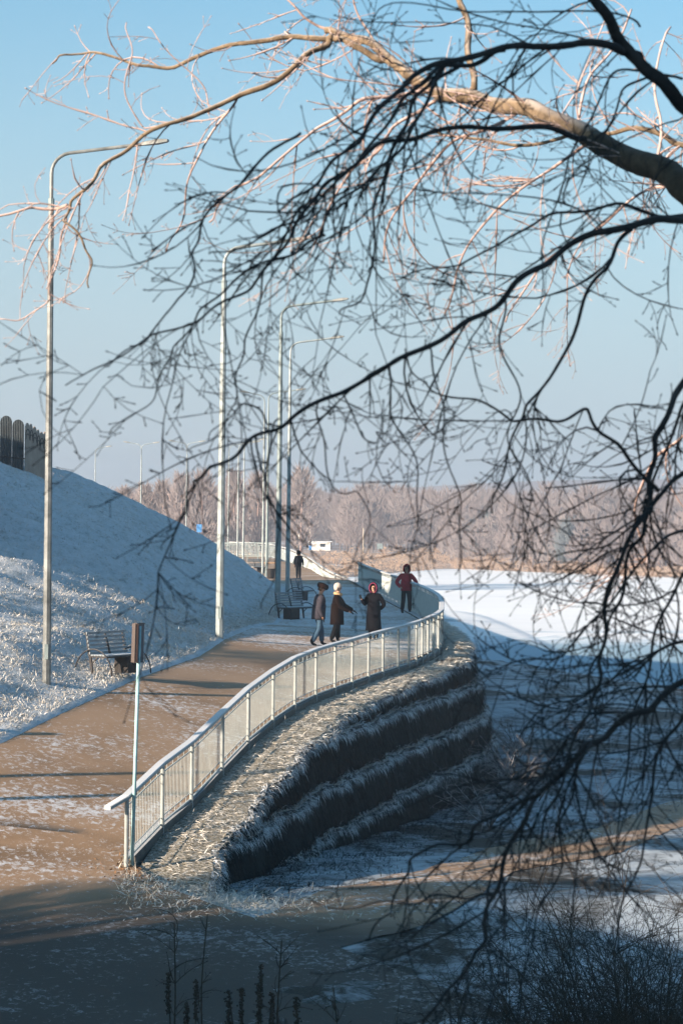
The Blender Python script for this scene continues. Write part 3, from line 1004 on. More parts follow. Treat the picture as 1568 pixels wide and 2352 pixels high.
# rimed tufts on the hill, dense where the turf is rough near the path
def ground_blades(n, xr, yr, fz, dens, L, w, up=0.8, jit=0.5, droop=(0.2, 1.0), lean=(0, 0, 0)):
    X = rng.uniform(*xr, n); Y = rng.uniform(*yr, n)
    k = dens(X, Y); m_ = rng.random(n) < k
    X = X[m_]; Y = Y[m_]; Z = fz(X, Y); n = len(X)
    b = np.stack([X, Y, Z], -1)
    d = np.stack([rng.normal(lean[0], jit, n), rng.normal(lean[1], jit, n), np.full(n, up)], -1); d /= np.linalg.norm(d, axis=1)[:, None]
    return blades(b, d, rng.uniform(L[0], L[1], n), rng.uniform(w[0], w[1], n), rng.uniform(droop[0], droop[1], n))
def pat(X, Y, f):
    return 0.5 + 0.25 * (np.sin(f * X + 1.7 * np.sin(f * 0.7 * Y)) + np.sin(1.3 * f * Y + 1.9 * np.sin(f * 0.9 * X)))
def dens_hill(X, Y):
    d = toe_dist(X, Y)
    rough = np.clip(1.15 - d / np.interp(Y, [45, 60, 75, 85, 140], [9, 7.5, 3.5, 1.6, 1.2]), 0, 1)
    return np.where(d > 0.0, rough * (0.25 + 0.75 * pat(X, Y, 2.1)) + 0.08, 0)
T = ground_blades(420000, (-16, -2), (46, 120), z_hill, dens_hill, (0.05, 0.17), (0.012, 0.026), 0.7, 0.7)
o = tris_obj('hill_grass', T, M['tuft']); tag(o, 'white rimed grass tufts on the lower hillside beside the path', 'grass', kind='stuff')
def dens_tip(X, Y):
    rx = railx(Y)
    a = np.exp(-((X - (-2.6 + 0.0 * Y)) / 1.7) ** 2 - ((Y - 43.4) / 1.3) ** 2)
    return np.clip(a * 1.2, 0, 1) * (X > rx - 0.15)
def zl_(X, Y): return np.maximum(z_low(X, Y), np.where(X < pxr_v(Y), z_up(X, Y), -99))
def pxr_v(Y): return np.array([pxr(float(y)) for y in np.atleast_1d(Y)])
T = ground_blades(34000, (-5.5, 1.5), (40.5, 46.5), zl_, dens_tip, (0.1, 0.3), (0.01, 0.022), 0.35, 0.8)
T2 = ground_blades(60000, (-2.5, 16), (45, 84), z_low, lambda X, Y: np.clip(1.1 - (X - railx(Y) - 2.6) / 1.6, 0, 1) * (X > railx(Y) + 1.6) * 0.8, (0.08, 0.26), (0.01, 0.022), 0.5, 0.7)
T3 = ground_blades(60000, (2, 22), (50, 110), z_low, lambda X, Y: np.clip(pat(X, Y, 1.3) * 1.6 - 0.9, 0, 1), (0.06, 0.22), (0.012, 0.026), 0.5, 0.7)
o = tris_obj('bank_grass', np.concatenate([T2, T3], 0), M['hang_grass']); tag(o, 'frosted flattened grass at the foot of the terraced wall', 'grass', kind='stuff')
o = tris_obj('verge_grass', T, M['rime_grass']); tag(o, 'rimed grass where the railing and the wall begin', 'grass', kind='stuff')
# dead leaves round the first railing post
X = rng.normal(-3.2, 0.55, 700); Y = rng.normal(44.6, 0.5, 700); Z = zl_(X, Y) + 0.03
b = np.stack([X, Y, Z], -1); e1 = rng.normal(0, 0.018, (700, 3)); e2 = rng.normal(0, 0.018, (700, 3))
o = tris_obj('fallen_leaves', np.stack([b - e1, b + e1, b + e2 * 1.3], 1), M['leaves']); tag(o, 'brown fallen leaves around the foot of the first railing post', 'leaves', kind='stuff')

# ---------------------------------------------------------------- lamp posts
def lamp_post(base, H, lean, label, arms=((1, 0.0),), mat='pole', group='lamp posts along the promenade', r0=0.10, arm=1.9, rise=0.24, detail=True):
    """arms: (direction sign, yaw)"""
    root = empty('lamp_post', base)
    root.rotation_euler = (0, lean, 0)
    tag(root, label, 'street lamp', group)
    n = 8 if detail else 6
    m = MB()
    m.tube([(0, 0, -0.4), (0, 0, 0.6), (0, 0, H * 0.55), (0, 0, H * 0.895)], [r0, r0 * 0.97, r0 * 0.78, r0 * 0.60], n)
    m.build('pole', M[mat], root)
    if detail:
        m = MB(); m.box((0, -r0 * 0.93, 0.75), (0.09, 0.03, 0.36)); m.build('service_door', M['pole_green'], root)
        m = MB(); m.tube([(0, 0, H * 0.885), (0, 0, H * 0.905)], r0 * 0.72, n); m.build('collar', M['pole_green'], root)
    for sg, yaw in arms:
        ca, sa = math.cos(yaw) * sg, math.sin(yaw) * sg
        pts = [(0, 0, H * 0.89), (0, 0, H - 0.62)]
        R_ = 0.5
        for k in range(1, 7):
            a = k / 6 * (math.pi / 2 - 0.14)
            x = R_ * (1 - math.cos(a)); z = H - 0.62 + R_ * math.sin(a)
            pts.append((ca * x, sa * x, z))
        lx = R_ + arm
        pts.append((ca * lx, sa * lx, pts[-1][2] + rise))
        m = MB(); m.tube(pts, [r0 * 0.45] * 2 + [r0 * 0.40] * (len(pts) - 2), n)
        am = m.build('arm', M[mat], root)
        e = Vector(pts[-1]); dr = Vector((ca, sa, 0.14)).normalized(); sd = Vector((-sa, ca, 0))
        m = MB(); rings = []
        for t, w, h in ((-0.12, 0.05, 0.05), (0.02, 0.09, 0.07), (0.3, 0.13, 0.085), (0.52, 0.10, 0.05), (0.56, 0.04, 0.02)):
            c = e + dr * t
            rings.append([c + sd * w * x + Vector((0, 0, h * z)) for x, z in ((-1, -0.5), (-0.8, 0.6), (0, 1), (0.8, 0.6), (1, -0.5), (0, -0.7))])
        m.loft(rings)
        hd = m.build('lamp_head', M['lamp'], root)
    return root

def top_h(base, ytop):
    return (P(784, ytop, base.y).z - base.z)
b1 = hit(107, 1570); lamp_post(b1, top_h(b1, 345), R(-0.05) + 0.000, 'nearest tall lamp post, mottled grey steel, left of the bench on the slope', r0=0.105, arm=1.75, mat='pole_mottled')
b2 = hit(504, 1466); lamp_post(b2, top_h(b2, 560), R(0.15), 'pale sunlit lamp post at the foot of the hill, second from the left', r0=0.125, arm=1.6)
b3 = P(637, 1418, 99); b3.z = ground(b3.x, 99); lamp_post(b3, top_h(b3, 696), R(0.15), 'lamp post right behind the frosted bench with hoops, nearest of the middle cluster', r0=0.125, arm=1.7, mat='pole_green')
b4 = P(660, 1362, 120); b4.z = ground(b4.x, 120); lamp_post(b4, top_h(b4, 781), R(0.15), 'lamp post beside the shaded bench with the black box, pale above and blue below', r0=0.115, arm=1.6)
b5 = P(612, 1313, 166); b5.z = ground(b5.x, 166); lamp_post(b5, top_h(b5, 900), R(0.1), 'blue green lamp post next to the litter bin, at the far corner of the hill', r0=0.115, arm=1.5, mat='pole_green', detail=False)
far_l = [(603, 1309, 172, 905, 0.1, ((-1, 0.3),), 'thin pale lamp post just left of the blue green one'),
         (558, 1300, 190, 1012, 0.09, ((1, 0),), 'thin far lamp post right of the white bench'),
         (545, 1294, 200, 1018, 0.10, ((1, 0),), 'thin far lamp post left of the white bench'),
         (523, 1288, 215, 1022, 0.09, ((1, 0),), 'thin far lamp post just right of the second pale lamp post'),
         (427, 1236, 235, 1018, 0.09, ((1, 0), (-1, 0)), 'twin armed lamp post above the hill edge, nearest to the blue road sign'),
         (323, 1178, 240, 1022, 0.10, ((1, 0), (-1, 0)), 'twin armed lamp post standing alone over the middle of the hill crest'),
         (218, 1115, 260, 1032, 0.09, ((1, 0),), 'faint lamp post on the left above the hill crest'),
         (573, 1262, 330, 1180, 0.09, ((1, 0),), 'short far pale pole right of the thin lamp posts')]
for x, y, Y, yt, r_, arms, lab in far_l:
    p = P(x, y, Y)
    zb = -4.2 + CAMZ
    H = P(784, yt, Y).z - zb
    lamp_post(Vector((p.x, Y, zb)), H, R(0.1), lab, arms, 'pole', 'far lamp posts beyond the hill', r_, 0.75, 0.15, False)

# ---------------------------------------------------------------- benches
def bench(base, rz, label, wood='bench_wood', scale=1.0, hoops=True, L=1.55, box_x=0.35, bx=0.5):
    root = empty('bench', base, rz)
    tag(root, label, 'bench', 'benches along the foot of the hill')
    hw = L / 2
    fr = MB()
    for x in (-hw + 0.04, 0.0, hw - 0.04):
        fr.bar((x, 0.06, 0.02 if x else 0.45), (x, 0.27, 1.06), 0.05, 0.035, (1, 0, 0))
    fr.bar((-hw + 0.04, 0.1, 0.45), (hw - 0.04, 0.1, 0.45), 0.03, 0.04)
    fr.bar((-hw + 0.04, -0.42, 0.45), (hw - 0.04, -0.42, 0.45), 0.03, 0.04)
    for x in (-hw + 0.04, hw - 0.04):
        fr.bar((x, 0.12, 0.45), (x, -0.42, 0.45), 0.04, 0.035, (0, 0, 1))
        fr.bar((x, 0.1, 0.26), (x, -0.1, 0.43), 0.025, 0.025, (1, 0, 0))
    fr.build('frame', M['bench_metal'], root)
    for x in (-hw + 0.04, hw - 0.04):
        m = MB(); m.bar((x, 0.06, 0.02), (x, 0.11, 0.43), 0.045, 0.045, (1, 0, 0)); m.build('leg', M['bench_metal'], root)
    for k in range(6):
        z = 0.54 + k * 0.098; y = 0.135 + (z - 0.45) * 0.21 - 0.03
        m = MB(); m.bar((-hw, y, z), (hw, y, z), 0.025, 0.062); m.build('back_slat', M[wood], root)
    for k in range(6):
        y = 0.05 - k * 0.088
        m = MB(); m.bar((-hw, y, 0.49), (hw, y, 0.49), 0.074, 0.03); m.build('seat_slat', M[wood], root)
    if hoops:
        for x in (-hw - 0.03, hw + 0.03):
            m = MB()
            pts = [(x, -0.02 + 0.58 * math.cos(a), 0.0 + 0.64 * math.sin(a)) for a in [math.pi * k / 20 for k in range(21)]]
            m.tube(pts, 0.020, 6)
            m.build('hoop_armrest', M['bench_metal'], root, smooth=True)
    m = MB(); m.box((box_x, -0.2, 0.225), (bx, 0.42, 0.41)); m.box((box_x, -0.2, 0.44), (bx + 0.04, 0.46, 0.03))
    m.build('ballast_box', M['black'], root)
    return root
q = hit(258, 1548)
bench(q, R(58), 'iron bench with blue grey slats and round hoops, alone beside the nearest lamp post')
q = P(672, 1428, 95); q.z = ground(q.x, q.y); bench(q, R(50), 'snowy bench with double hoops in front of the middle lamp posts', box_x=-0.3, bx=0.5)
q = P(690, 1376, 117); q.z = ground(q.x, q.y); bench(q, R(72), 'frosted bench with black box, behind the hooped one and beside the path', box_x=-0.4, bx=0.6)
q = P(588, 1303, 176); q.z = ground(q.x, q.y); bench(q, R(52), 'pale sunlit bench at the far end of the hill', 'bench_light', hoops=False)
q = P(698, 1343, 150); q.z = ground(q.x, q.y) 

# litter bin with a broom handle beside the blue green lamp post
q = P(622, 1317, 158); q.z = ground(q.x, q.y)
root = empty('litter_bin', q); tag(root, 'black litter bin behind the middle lamp posts', 'litter bin')
m = MB(); m.tube([(0, 0, 0), (0, 0, 0.1), (0, 0, 0.62)], [0.2, 0.24, 0.28], 10); m.tube([(0, 0, 0.6), (0, 0, 0.65)], 0.3, 10); m.build('bin_body', M['black'], root)
m = MB(); m.tube([(-0.33, 0, 0), (-0.33, 0, 1.2)], 0.03, 6); m.bar((-0.33, 0, 0.5), (0, 0, 0.5), 0.03, 0.03); m.build('bin_post', M['pole_green'], root)

# ---------------------------------------------------------------- road sign seen edge on, in front of the railing end
q = P(302, 1972, 44.7); q.z = float(z_low(q.x, q.y))
tp = P(321, 1432, 44.8)
root = empty('sign_post', (q.x, q.y, q.z - 0.1))
tag(root, 'leaning turquoise post with a folded sign seen edge on, at the near railing end', 'sign')
d = tp - Vector(root.location); H = d.length; dn = d.normalized()
m = MB(); m.tube([(0, 0, 0), dn * (H * 0.5), dn * (H - 0.05)], 0.035, 10); m.build('pole', M['sign_pole'], root, smooth=True)
# panel: shallow folded tray facing left and away
def sign_panel():
    c = dn * (H - 0.36)
    ax = dn
    for sg, w, mat, nm in ((-1, 0.135, 'sign_rim', 'sign_panel'), (1, 0.10, 'sign_rim', 'sign_panel')):
        pass
    u = Vector((math.cos(R(68)), math.sin(R(68)), 0)); u = (u - ax * u.dot(ax)).normalized(); nrm = ax.cross(u).normalized()
    m = MB()
    a = c - ax * 0.36; b = c + ax * 0.36
    # sign board
    hw = 0.17
    pts = [a - u * hw, a + u * hw, b + u * hw, b - u * hw]
    th = nrm * 0.012
    m.add([p - th for p in pts] + [p + th for p in pts], [(3, 2, 1, 0), (4, 5, 6, 7), (0, 1, 5, 4), (1, 2, 6, 5), (2, 3, 7, 6), (3, 0, 4, 7)])
    m.build('sign_board', M['sign_back'], root)
    m = MB()
    for s_ in (-1, 1):
        m.bar(a + u * hw * s_ + nrm * 0.03, b + u * hw * s_ + nrm * 0.03, 0.02, 0.07, nrm)
    m.bar(a - u * hw, a + u * hw, 0.06, 0.015, ax); m.bar(b - u * hw, b + u * hw, 0.06, 0.015, ax)
    m.build('rim', M['sign_rim'], root)
    # second board back to back at an angle
    u2 = Vector((math.cos(R(101)), math.sin(R(101)), 0)); u2 = (u2 - ax * u2.dot(ax)).normalized(); n2 = ax.cross(u2).normalized()
    c0 = u * 0.0 - n2 * 0.0 + Vector((-0.055, 0.0, 0))
    m = MB(); pts = [a + c0 - u2 * hw, a + c0 + u2 * hw, b + c0 + u2 * hw, b + c0 - u2 * hw]; th = n2 * 0.008
    m.add([p - th for p in pts] + [p + th for p in pts], [(3, 2, 1, 0), (4, 5, 6, 7), (0, 1, 5, 4), (1, 2, 6, 5), (2, 3, 7, 6), (3, 0, 4, 7)])
    m.build('sign_board', M['sign_white'], root)
    m = MB()
    for s_ in (-1, 1):
        m.bar(a + c0 + u2 * hw * s_, b + c0 + u2 * hw * s_, 0.02, 0.03, n2)
    m.build('rim', M['sign_rim'], root)
sign_panel()

# blue road sign over the hill edge
p = P(457, 1250, 232); root = empty('road_sign', (p.x, p.y, -4.1 + CAMZ)); tag(root, 'small blue rectangular road sign on a thin pole over the hill edge', 'road sign')
zt = P(457, 1205, 232).z - root.location.z
m = MB(); m.tube([(0, 0, 0), (0, 0, zt)], 0.06, 6); m.build('pole', M['pole_green'], root)
m = MB(); m.box((0, -0.08, zt - 0.35), (0.5, 0.04, 0.75)); m.build('sign_board', M['sign_blue'], root)
# white cabin, wooden poles
p = P(733, 1264, 430); root = empty('cabin', (p.x, p.y, p.z)); tag(root, 'small white flat roofed cabin beyond the reed field', 'cabin')
m = MB(); m.box((0, 0, 0.75), (3.9, 3, 1.5)); m.build('wall', M['white_wall'], root)
m = MB(); m.box((0.1, 0, 1.56), (4.3, 3.3, 0.12)); m.build('roof', M['sign_white'], root)
m = MB(); m.box((0.6, -1.51, 0.9), (0.9, 0.06, 0.6)); m.build('window', M['glass'], root)
m = MB(); m.box((-1.6, -1.52, 0.65), (0.5, 0.05, 1.2)); m.build('door', M['sign_blue'], root)
def wood_pole(x, yt, yb, Y, label, brace=None, cans=False):
    a = P(x, yb, Y); b = P(x, yt, Y); h = b.z - a.z
    root = empty('utility_pole', (a.x, Y, a.z)); tag(root, label, 'utility pole', 'wooden poles beyond the far railing')
    m = MB(); m.tube([(0, 0, 0), (0, 0, h)], [0.13, 0.1], 6); m.build('pole', M['wood_pole'], root)
    if brace:
        c = P(brace[0], brace[1], Y); m = MB(); m.tube([c - a, (0, 0, h)], 0.12, 6); m.build('brace', M['wood_pole'], root)
    if cans:
        for s_ in (-1, 1):
            m = MB(); m.ellipsoid((s_ * 0.42, -0.1, h * 0.5), (0.32, 0.3, 0.5), 8, 6); m.build('transformer', M['white_wall'], root)
        m = MB(); m.box((0, 0, h * 0.62), (1.3, 0.12, 0.12)); m.build('crossarm', M['wood_pole'], root)
wood_pole(683, 1208, 1258, 400, 'wooden pole carrying two pale transformer cans', cans=True)
wood_pole(712, 1200, 1250, 400, 'wooden pole propped by a long slanting brace, left of the white cabin', brace=(690, 1262))
wood_pole(834, 1213, 1266, 400, 'lone wooden pole on the reed field right of the cabin')
p = P(872, 1261, 440); root = empty('hut', (p.x, p.y, p.z)); tag(root, 'tiny dark blue hut at the edge of the far wood', 'hut')
m = MB(); m.box((0, 0, 0.5), (1.0, 1.0, 1.0)); m.build('wall', M['pole_green'], root)
m = MB(); m.box((0, 0, 1.06), (1.2, 1.2, 0.1)); m.build('roof', M['roof'], root)

# ---------------------------------------------------------------- picket fence on the hill top
def fence(label, a, b, n, mat, acc=0.0, h=2.15):
    root = empty('picket_fence', (a[0], a[1], float(z_hill(a[0], a[1]))))
    tag(root, label, 'fence', None)
    r0 = Vector(root.location)
    d = Vector((b[0] - a[0], b[1] - a[1], 0)); w = d.length / n; dn = d.normalized(); s = Vector((dn.y, -dn.x, 0))
    for i in range(n):
        c = Vector((a[0], a[1], 0)) + dn * (w * (i + 0.5))
        z = float(z_hill(c.x, c.y)) - 0.12
        ang = acc * (1 if i % 2 else -1)
        dd = Matrix.Rotation(ang, 3, 'Z') @ dn; ss = Vector((dd.y, -dd.x, 0))
        m = MB()
        ww = w * 0.49 / max(0.5, math.cos(ang))
        # corrugated sheet picket with a round head
        cols = 14
        rows = []
        for sgn in (1, -1):
            for k in (range(cols + 1) if sgn == 1 else range(cols, -1, -1)):
                t = -1 + 2 * k / cols
                hh = h - 0.30 * (1 - math.sqrt(max(0, 1 - t * t * 0.96)))
                off = (0.018 * math.cos(k * math.pi) + 0.008) * 1.0 + 0.008 * sgn
                rows.append((c + dd * (t * ww) + ss * off, z, hh))
        n_ = len(rows)
        V = [p + Vector((0, 0, z_)) - r0 for p, z_, hh in rows] + [p + Vector((0, 0, z_ + hh)) - r0 for p, z_, hh in rows]
        F = [(j, (j + 1) % n_, n_ + (j + 1) % n_, n_ + j) for j in range(n_)] + [tuple(range(n_))[::-1], tuple(range(n_, 2 * n_))]
        m.add(V, F)
        pk = m.build('picket', mat, root)
        m = MB()
        for zz in (0.27, 0.46):
            pts = [c + dd * (t * ww * 0.98) + ss * 0.04 + Vector((0, 0, z + h - zz - 0.30 * (1 - math.sqrt(max(0, 1 - t * t * 0.96))))) - r0 for t in [-1 + k / 5 for k in range(11)]]
            m.tube(pts, 0.016, 4)
        m.build('arched_band', M['black'], pk)
    m = MB()
    e = Vector((b[0], b[1], float(z_hill(b[0], b[1]))))
    m.bar(Vector((a[0], a[1], r0.z + 0.5)) - r0 - s * 0.06, e + Vector((0, 0, 0.5)) - r0 - s * 0.06, 0.05, 0.05)
    m.build('rail', M['black'], root)
    return root
M['fence_lit'] = plain('fence_metal_lit', (0.40, 0.31, 0.25), 0.6, 0, 0.15, 2)  # lit copy of the fence colour
fence('shaded scalloped picket fence on the hilltop at the left edge', (-13.15, 100.0), (-26.0, 98.5), 26, M['fence_shade'])
fence('brown sunlit stretch of scalloped pickets right of the shaded fence on the hill', (-13.15, 100.3), (-12.45, 103.0), 7, M['fence_lit'], R(4))

# ---------------------------------------------------------------- unseen casters added left of the frame to throw the shadows
def house(name, c, size, rz, label, roof_h=2.2, wins=True, cat='house'):  # builds the unseen houses added for shade
    root = empty(name, c, rz); tag(root, label, cat)
    sx, sy, sz = size
    m = MB(); m.box((0, 0, sz / 2 - 1), (sx, sy, sz + 2)); w = m.build('wall', M['wall_build'], root)
    m = MB()
    V = [(-sx / 2 - .4, -sy / 2 - .4, sz), (sx / 2 + .4, -sy / 2 - .4, sz), (sx / 2 + .4, sy / 2 + .4, sz), (-sx / 2 - .4, sy / 2 + .4, sz), (-sx / 2 - .4, 0, sz + roof_h), (sx / 2 + .4, 0, sz + roof_h)]
    m.add(V, [(3, 2, 1, 0), (0, 1, 5, 4), (2, 3, 4, 5), (3, 0, 4), (1, 2, 5)])
    m.build('roof', M['roof'], root)
    nx = max(1, int(sx // 3)); nz = max(1, int(sz // 3))
    for sgn in (-1, 1):
        for i in range(nx):
            for j in range(nz):
                m = MB(); x = -sx / 2 + (i + 0.5) * sx / nx; m.box((x, sgn * (sy / 2 + 0.01), 1.7 + j * 3), (1.2, 0.06, 1.4)); m.build('window', M['glass'], root)
    return root
SD = Vector((math.sin(R(SUN_AZ)), math.cos(R(SUN_AZ)), 0)) * -1      # the way shadows run over the ground
ND = Vector((-SD.y, SD.x, 0))                                          # across them
def cast_house(name, u0, u1, X, top, depth, label, roof_h=2.2, zb=-7.0, cat='house'):
    """long side across the sun's direction between u0 and u1 (metres along ND), X east of the viewpoint, ridge height top above the eye"""
    uc = (u0 + u1) / 2; Y = (uc - ND.x * X) / ND.y
    sx = (u1 - u0) - 0.8
    house(name, (X, Y, CAMZ + zb), (sx, depth, top - zb - roof_h), math.atan2(ND.y, ND.x), label, roof_h, cat=cat)
cast_house('shadow_block', -16, 8.75, -16.0, 14.0, 12, 'unseen block left of the viewpoint, added to shade the near branches', 2.5, -4.0, 'building')  # unseen masses added where bands of shade should fall
cast_house('shadow_house_low', 8.8, 35.0, -19.0, 3.2, 8, 'unseen low house left of the viewpoint, added to shade the foreground', 2.4, -6.8)
cast_house('shadow_house_hill', 64.3, 98.0, -26.0, 9.2, 8, 'unseen house outside the left edge, added to shade the hill and path', 2.6, -1.2)
cast_house('shadow_house_hill', 98.5, 128.0, -30.0, 10.0, 8, 'second unseen house behind the hilltop fence, added for shade', 2.6, 2.0)
def shadow_tree(u, X, H, lab, sp=0.3, n=900):  # unseen trees added to break up the shadow edges
    Y = (u - ND.x * X) / ND.y
    z = float(ground(X, Y)); root = empty('shadow_tree', (X, Y, z)); tag(root, lab, 'tree')
    m = MB(); m.tube([(0, 0, -0.3), (0.1, 0, H * 0.5), (0, 0, H * 0.9)], [0.2, 0.15, 0.04], 6); m.build('trunk', M['bark_dark'], root)
    tris_obj('crown', crown_tris(0, 0, 0, H, H * sp, n, 0.05), M['bark_twig'], root)
shadow_tree(35.6, -17.0, 9.5, 'unseen broad bare tree by the low house, added to soften its shadow edge', 0.22, 1500)
shadow_tree(37.0, -20.0, 8.5, 'unseen slim bare tree behind the broad one, added to soften the shadow edge', 0.15, 700)
shadow_tree(58.5, -21.0, 8.0, 'unseen bare tree outside the left edge, added to mottle the hill shadow', 0.2, 900)
#shadow_tree(40.5, -15.0, 7.5, 'unseen small bare tree beside the path, added to break up the shadow edge', 0.13, 900)
# unseen frame added so its two legs throw the twin shadows over the path
pp = hit(2, 1811); q0 = Vector((pp.x, pp.y, 0)) - SD * 8.0; q0.z = float(ground(q0.x, q0.y))
root = empty('shadow_frame', q0, math.atan2(ND.y, ND.x)); tag(root, 'unseen two legged frame outside the left edge, added to shadow the path', 'shadow frame')
m = MB(); m.tube([(-0.75, 0, -0.3), (-0.75, 0, 7.0)], 0.10, 8); m.build('leg', M['pole'], root)
m = MB(); m.tube([(0.75, 0, -0.3), (0.75, 0, 7.0)], 0.10, 8); m.build('leg', M['pole'], root)
m = MB(); m.box((0, 0, 6.0), (2.4, 0.08, 1.4)); m.build('board', M['sign_white'], root)  # board of the unseen added frame
pp = hit(128, 1688); q0 = Vector((pp.x, pp.y, 0)) - SD * 7.5; q0.z = float(ground(q0.x, q0.y))
root = empty('shadow_post', q0, R(135)); tag(root, 'unseen post outside the left edge, added to throw a tapering shadow', 'shadow post')  # unseen post added for the pointed shadow on the path
hh = 7.5 * math.tan(R(SUN_EL)) + (pp.z - q0.z)
m = MB(); m.tube([(0, 0, -0.3), (0, 0, max(0.8, hh))], [0.2, 0.12], 8); m.build('post', M['pole'], root)

# ---------------------------------------------------------------- people
def cloth(name, col, var=0.2, scale=14):
    m, nt, b = new_mat(name)
    v = N(nt, 'ShaderNodeTexCoord').outputs['Object']
    n1 = noise(nt, v, scale, 6, 0.7)
    c = ramp(nt, n1, [(0.3, tuple(x * (1 - var) for x in col)), (0.7, tuple(min(1, x * (1 + var)) for x in col))])
    nt.links.new(c, b.inputs['Base Color'])
    b.inputs['Roughness'].default_value = 0.9
    b.inputs['Specular IOR Level'].default_value = 0.06
    bump(nt, b, n1, 0.5, 0.02)
    return m
M['skin'] = cloth('skin', (0.42, 0.24, 0.17), 0.08)
M['grey_jacket'] = cloth('grey_leather_jacket', (0.040, 0.036, 0.045), 0.3)
M['jeans'] = cloth('blue_jeans', (0.045, 0.085, 0.13), 0.3)
M['brown_fur'] = cloth('brown_fur', (0.008, 0.0038, 0.0026), 0.6, 30)
M['brown_fur_tip'] = cloth('russet_fur', (0.18, 0.075, 0.03), 0.5, 30)
M['fur_hat'] = cloth('fur_hat', (0.016, 0.007, 0.005), 0.5, 40)
M['collar_fur'] = cloth('tan_fur_collar', (0.42, 0.28, 0.15), 0.5, 40)
M['beige_knit'] = cloth('beige_knit', (0.45, 0.37, 0.32), 0.2, 40)
M['black_coat'] = cloth('black_coat', (0.0055, 0.005, 0.0065), 0.4)
M['pink'] = cloth('pink_lining', (0.22, 0.04, 0.08), 0.2)
M['red_jacket'] = cloth('dark_red_jacket', (0.26, 0.014, 0.022), 0.3)
M['dark_trousers'] = cloth('dark_trousers', (0.005, 0.0055, 0.007), 0.3)
M['boots'] = cloth('black_boots', (0.008, 0.008, 0.008), 0.2)
M['white_bag'] = cloth('pale_bag', (0.4, 0.42, 0.42), 0.3)
M['hair'] = cloth('hair', (0.08, 0.05, 0.035), 0.3)
M['eye'] = cloth('eye', (0.02, 0.015, 0.012), 0.1)

def skin_mesh(name, verts, edges, radii, mat, parent, root_i=0, sub=2):
    me = bpy.data.meshes.new(name)
    me.from_pydata([tuple(v) for v in verts], edges, [])
    me.materials.append(mat)
    o = bpy.data.objects.new(name, me)
    C.objects.link(o)
    o.parent = parent
    sk = o.modifiers.new('skin', 'SKIN'); sk.use_smooth_shade = True; sk.branch_smoothing = 0.3
    if not me.skin_vertices:
        print('no skin layer'); return o
    for i, v in enumerate(me.skin_vertices[0].data):
        r = radii[i]
        v.radius = r if hasattr(r, '__len__') else (r, r)
        v.use_root = (i == root_i)
    s = o.modifiers.new('sub', 'SUBSURF'); s.levels = sub; s.render_levels = sub
    return o

def ring(c, rx, ry, n=16, sq=0.0, tilt=None):
    pts = []
    for k in range(n):
        a = 2 * math.pi * k / n
        p = Vector((rx * math.cos(a), ry * math.sin(a), 0))
        if tilt is not None: p = tilt @ p
        pts.append(Vector(c) + p)
    return pts

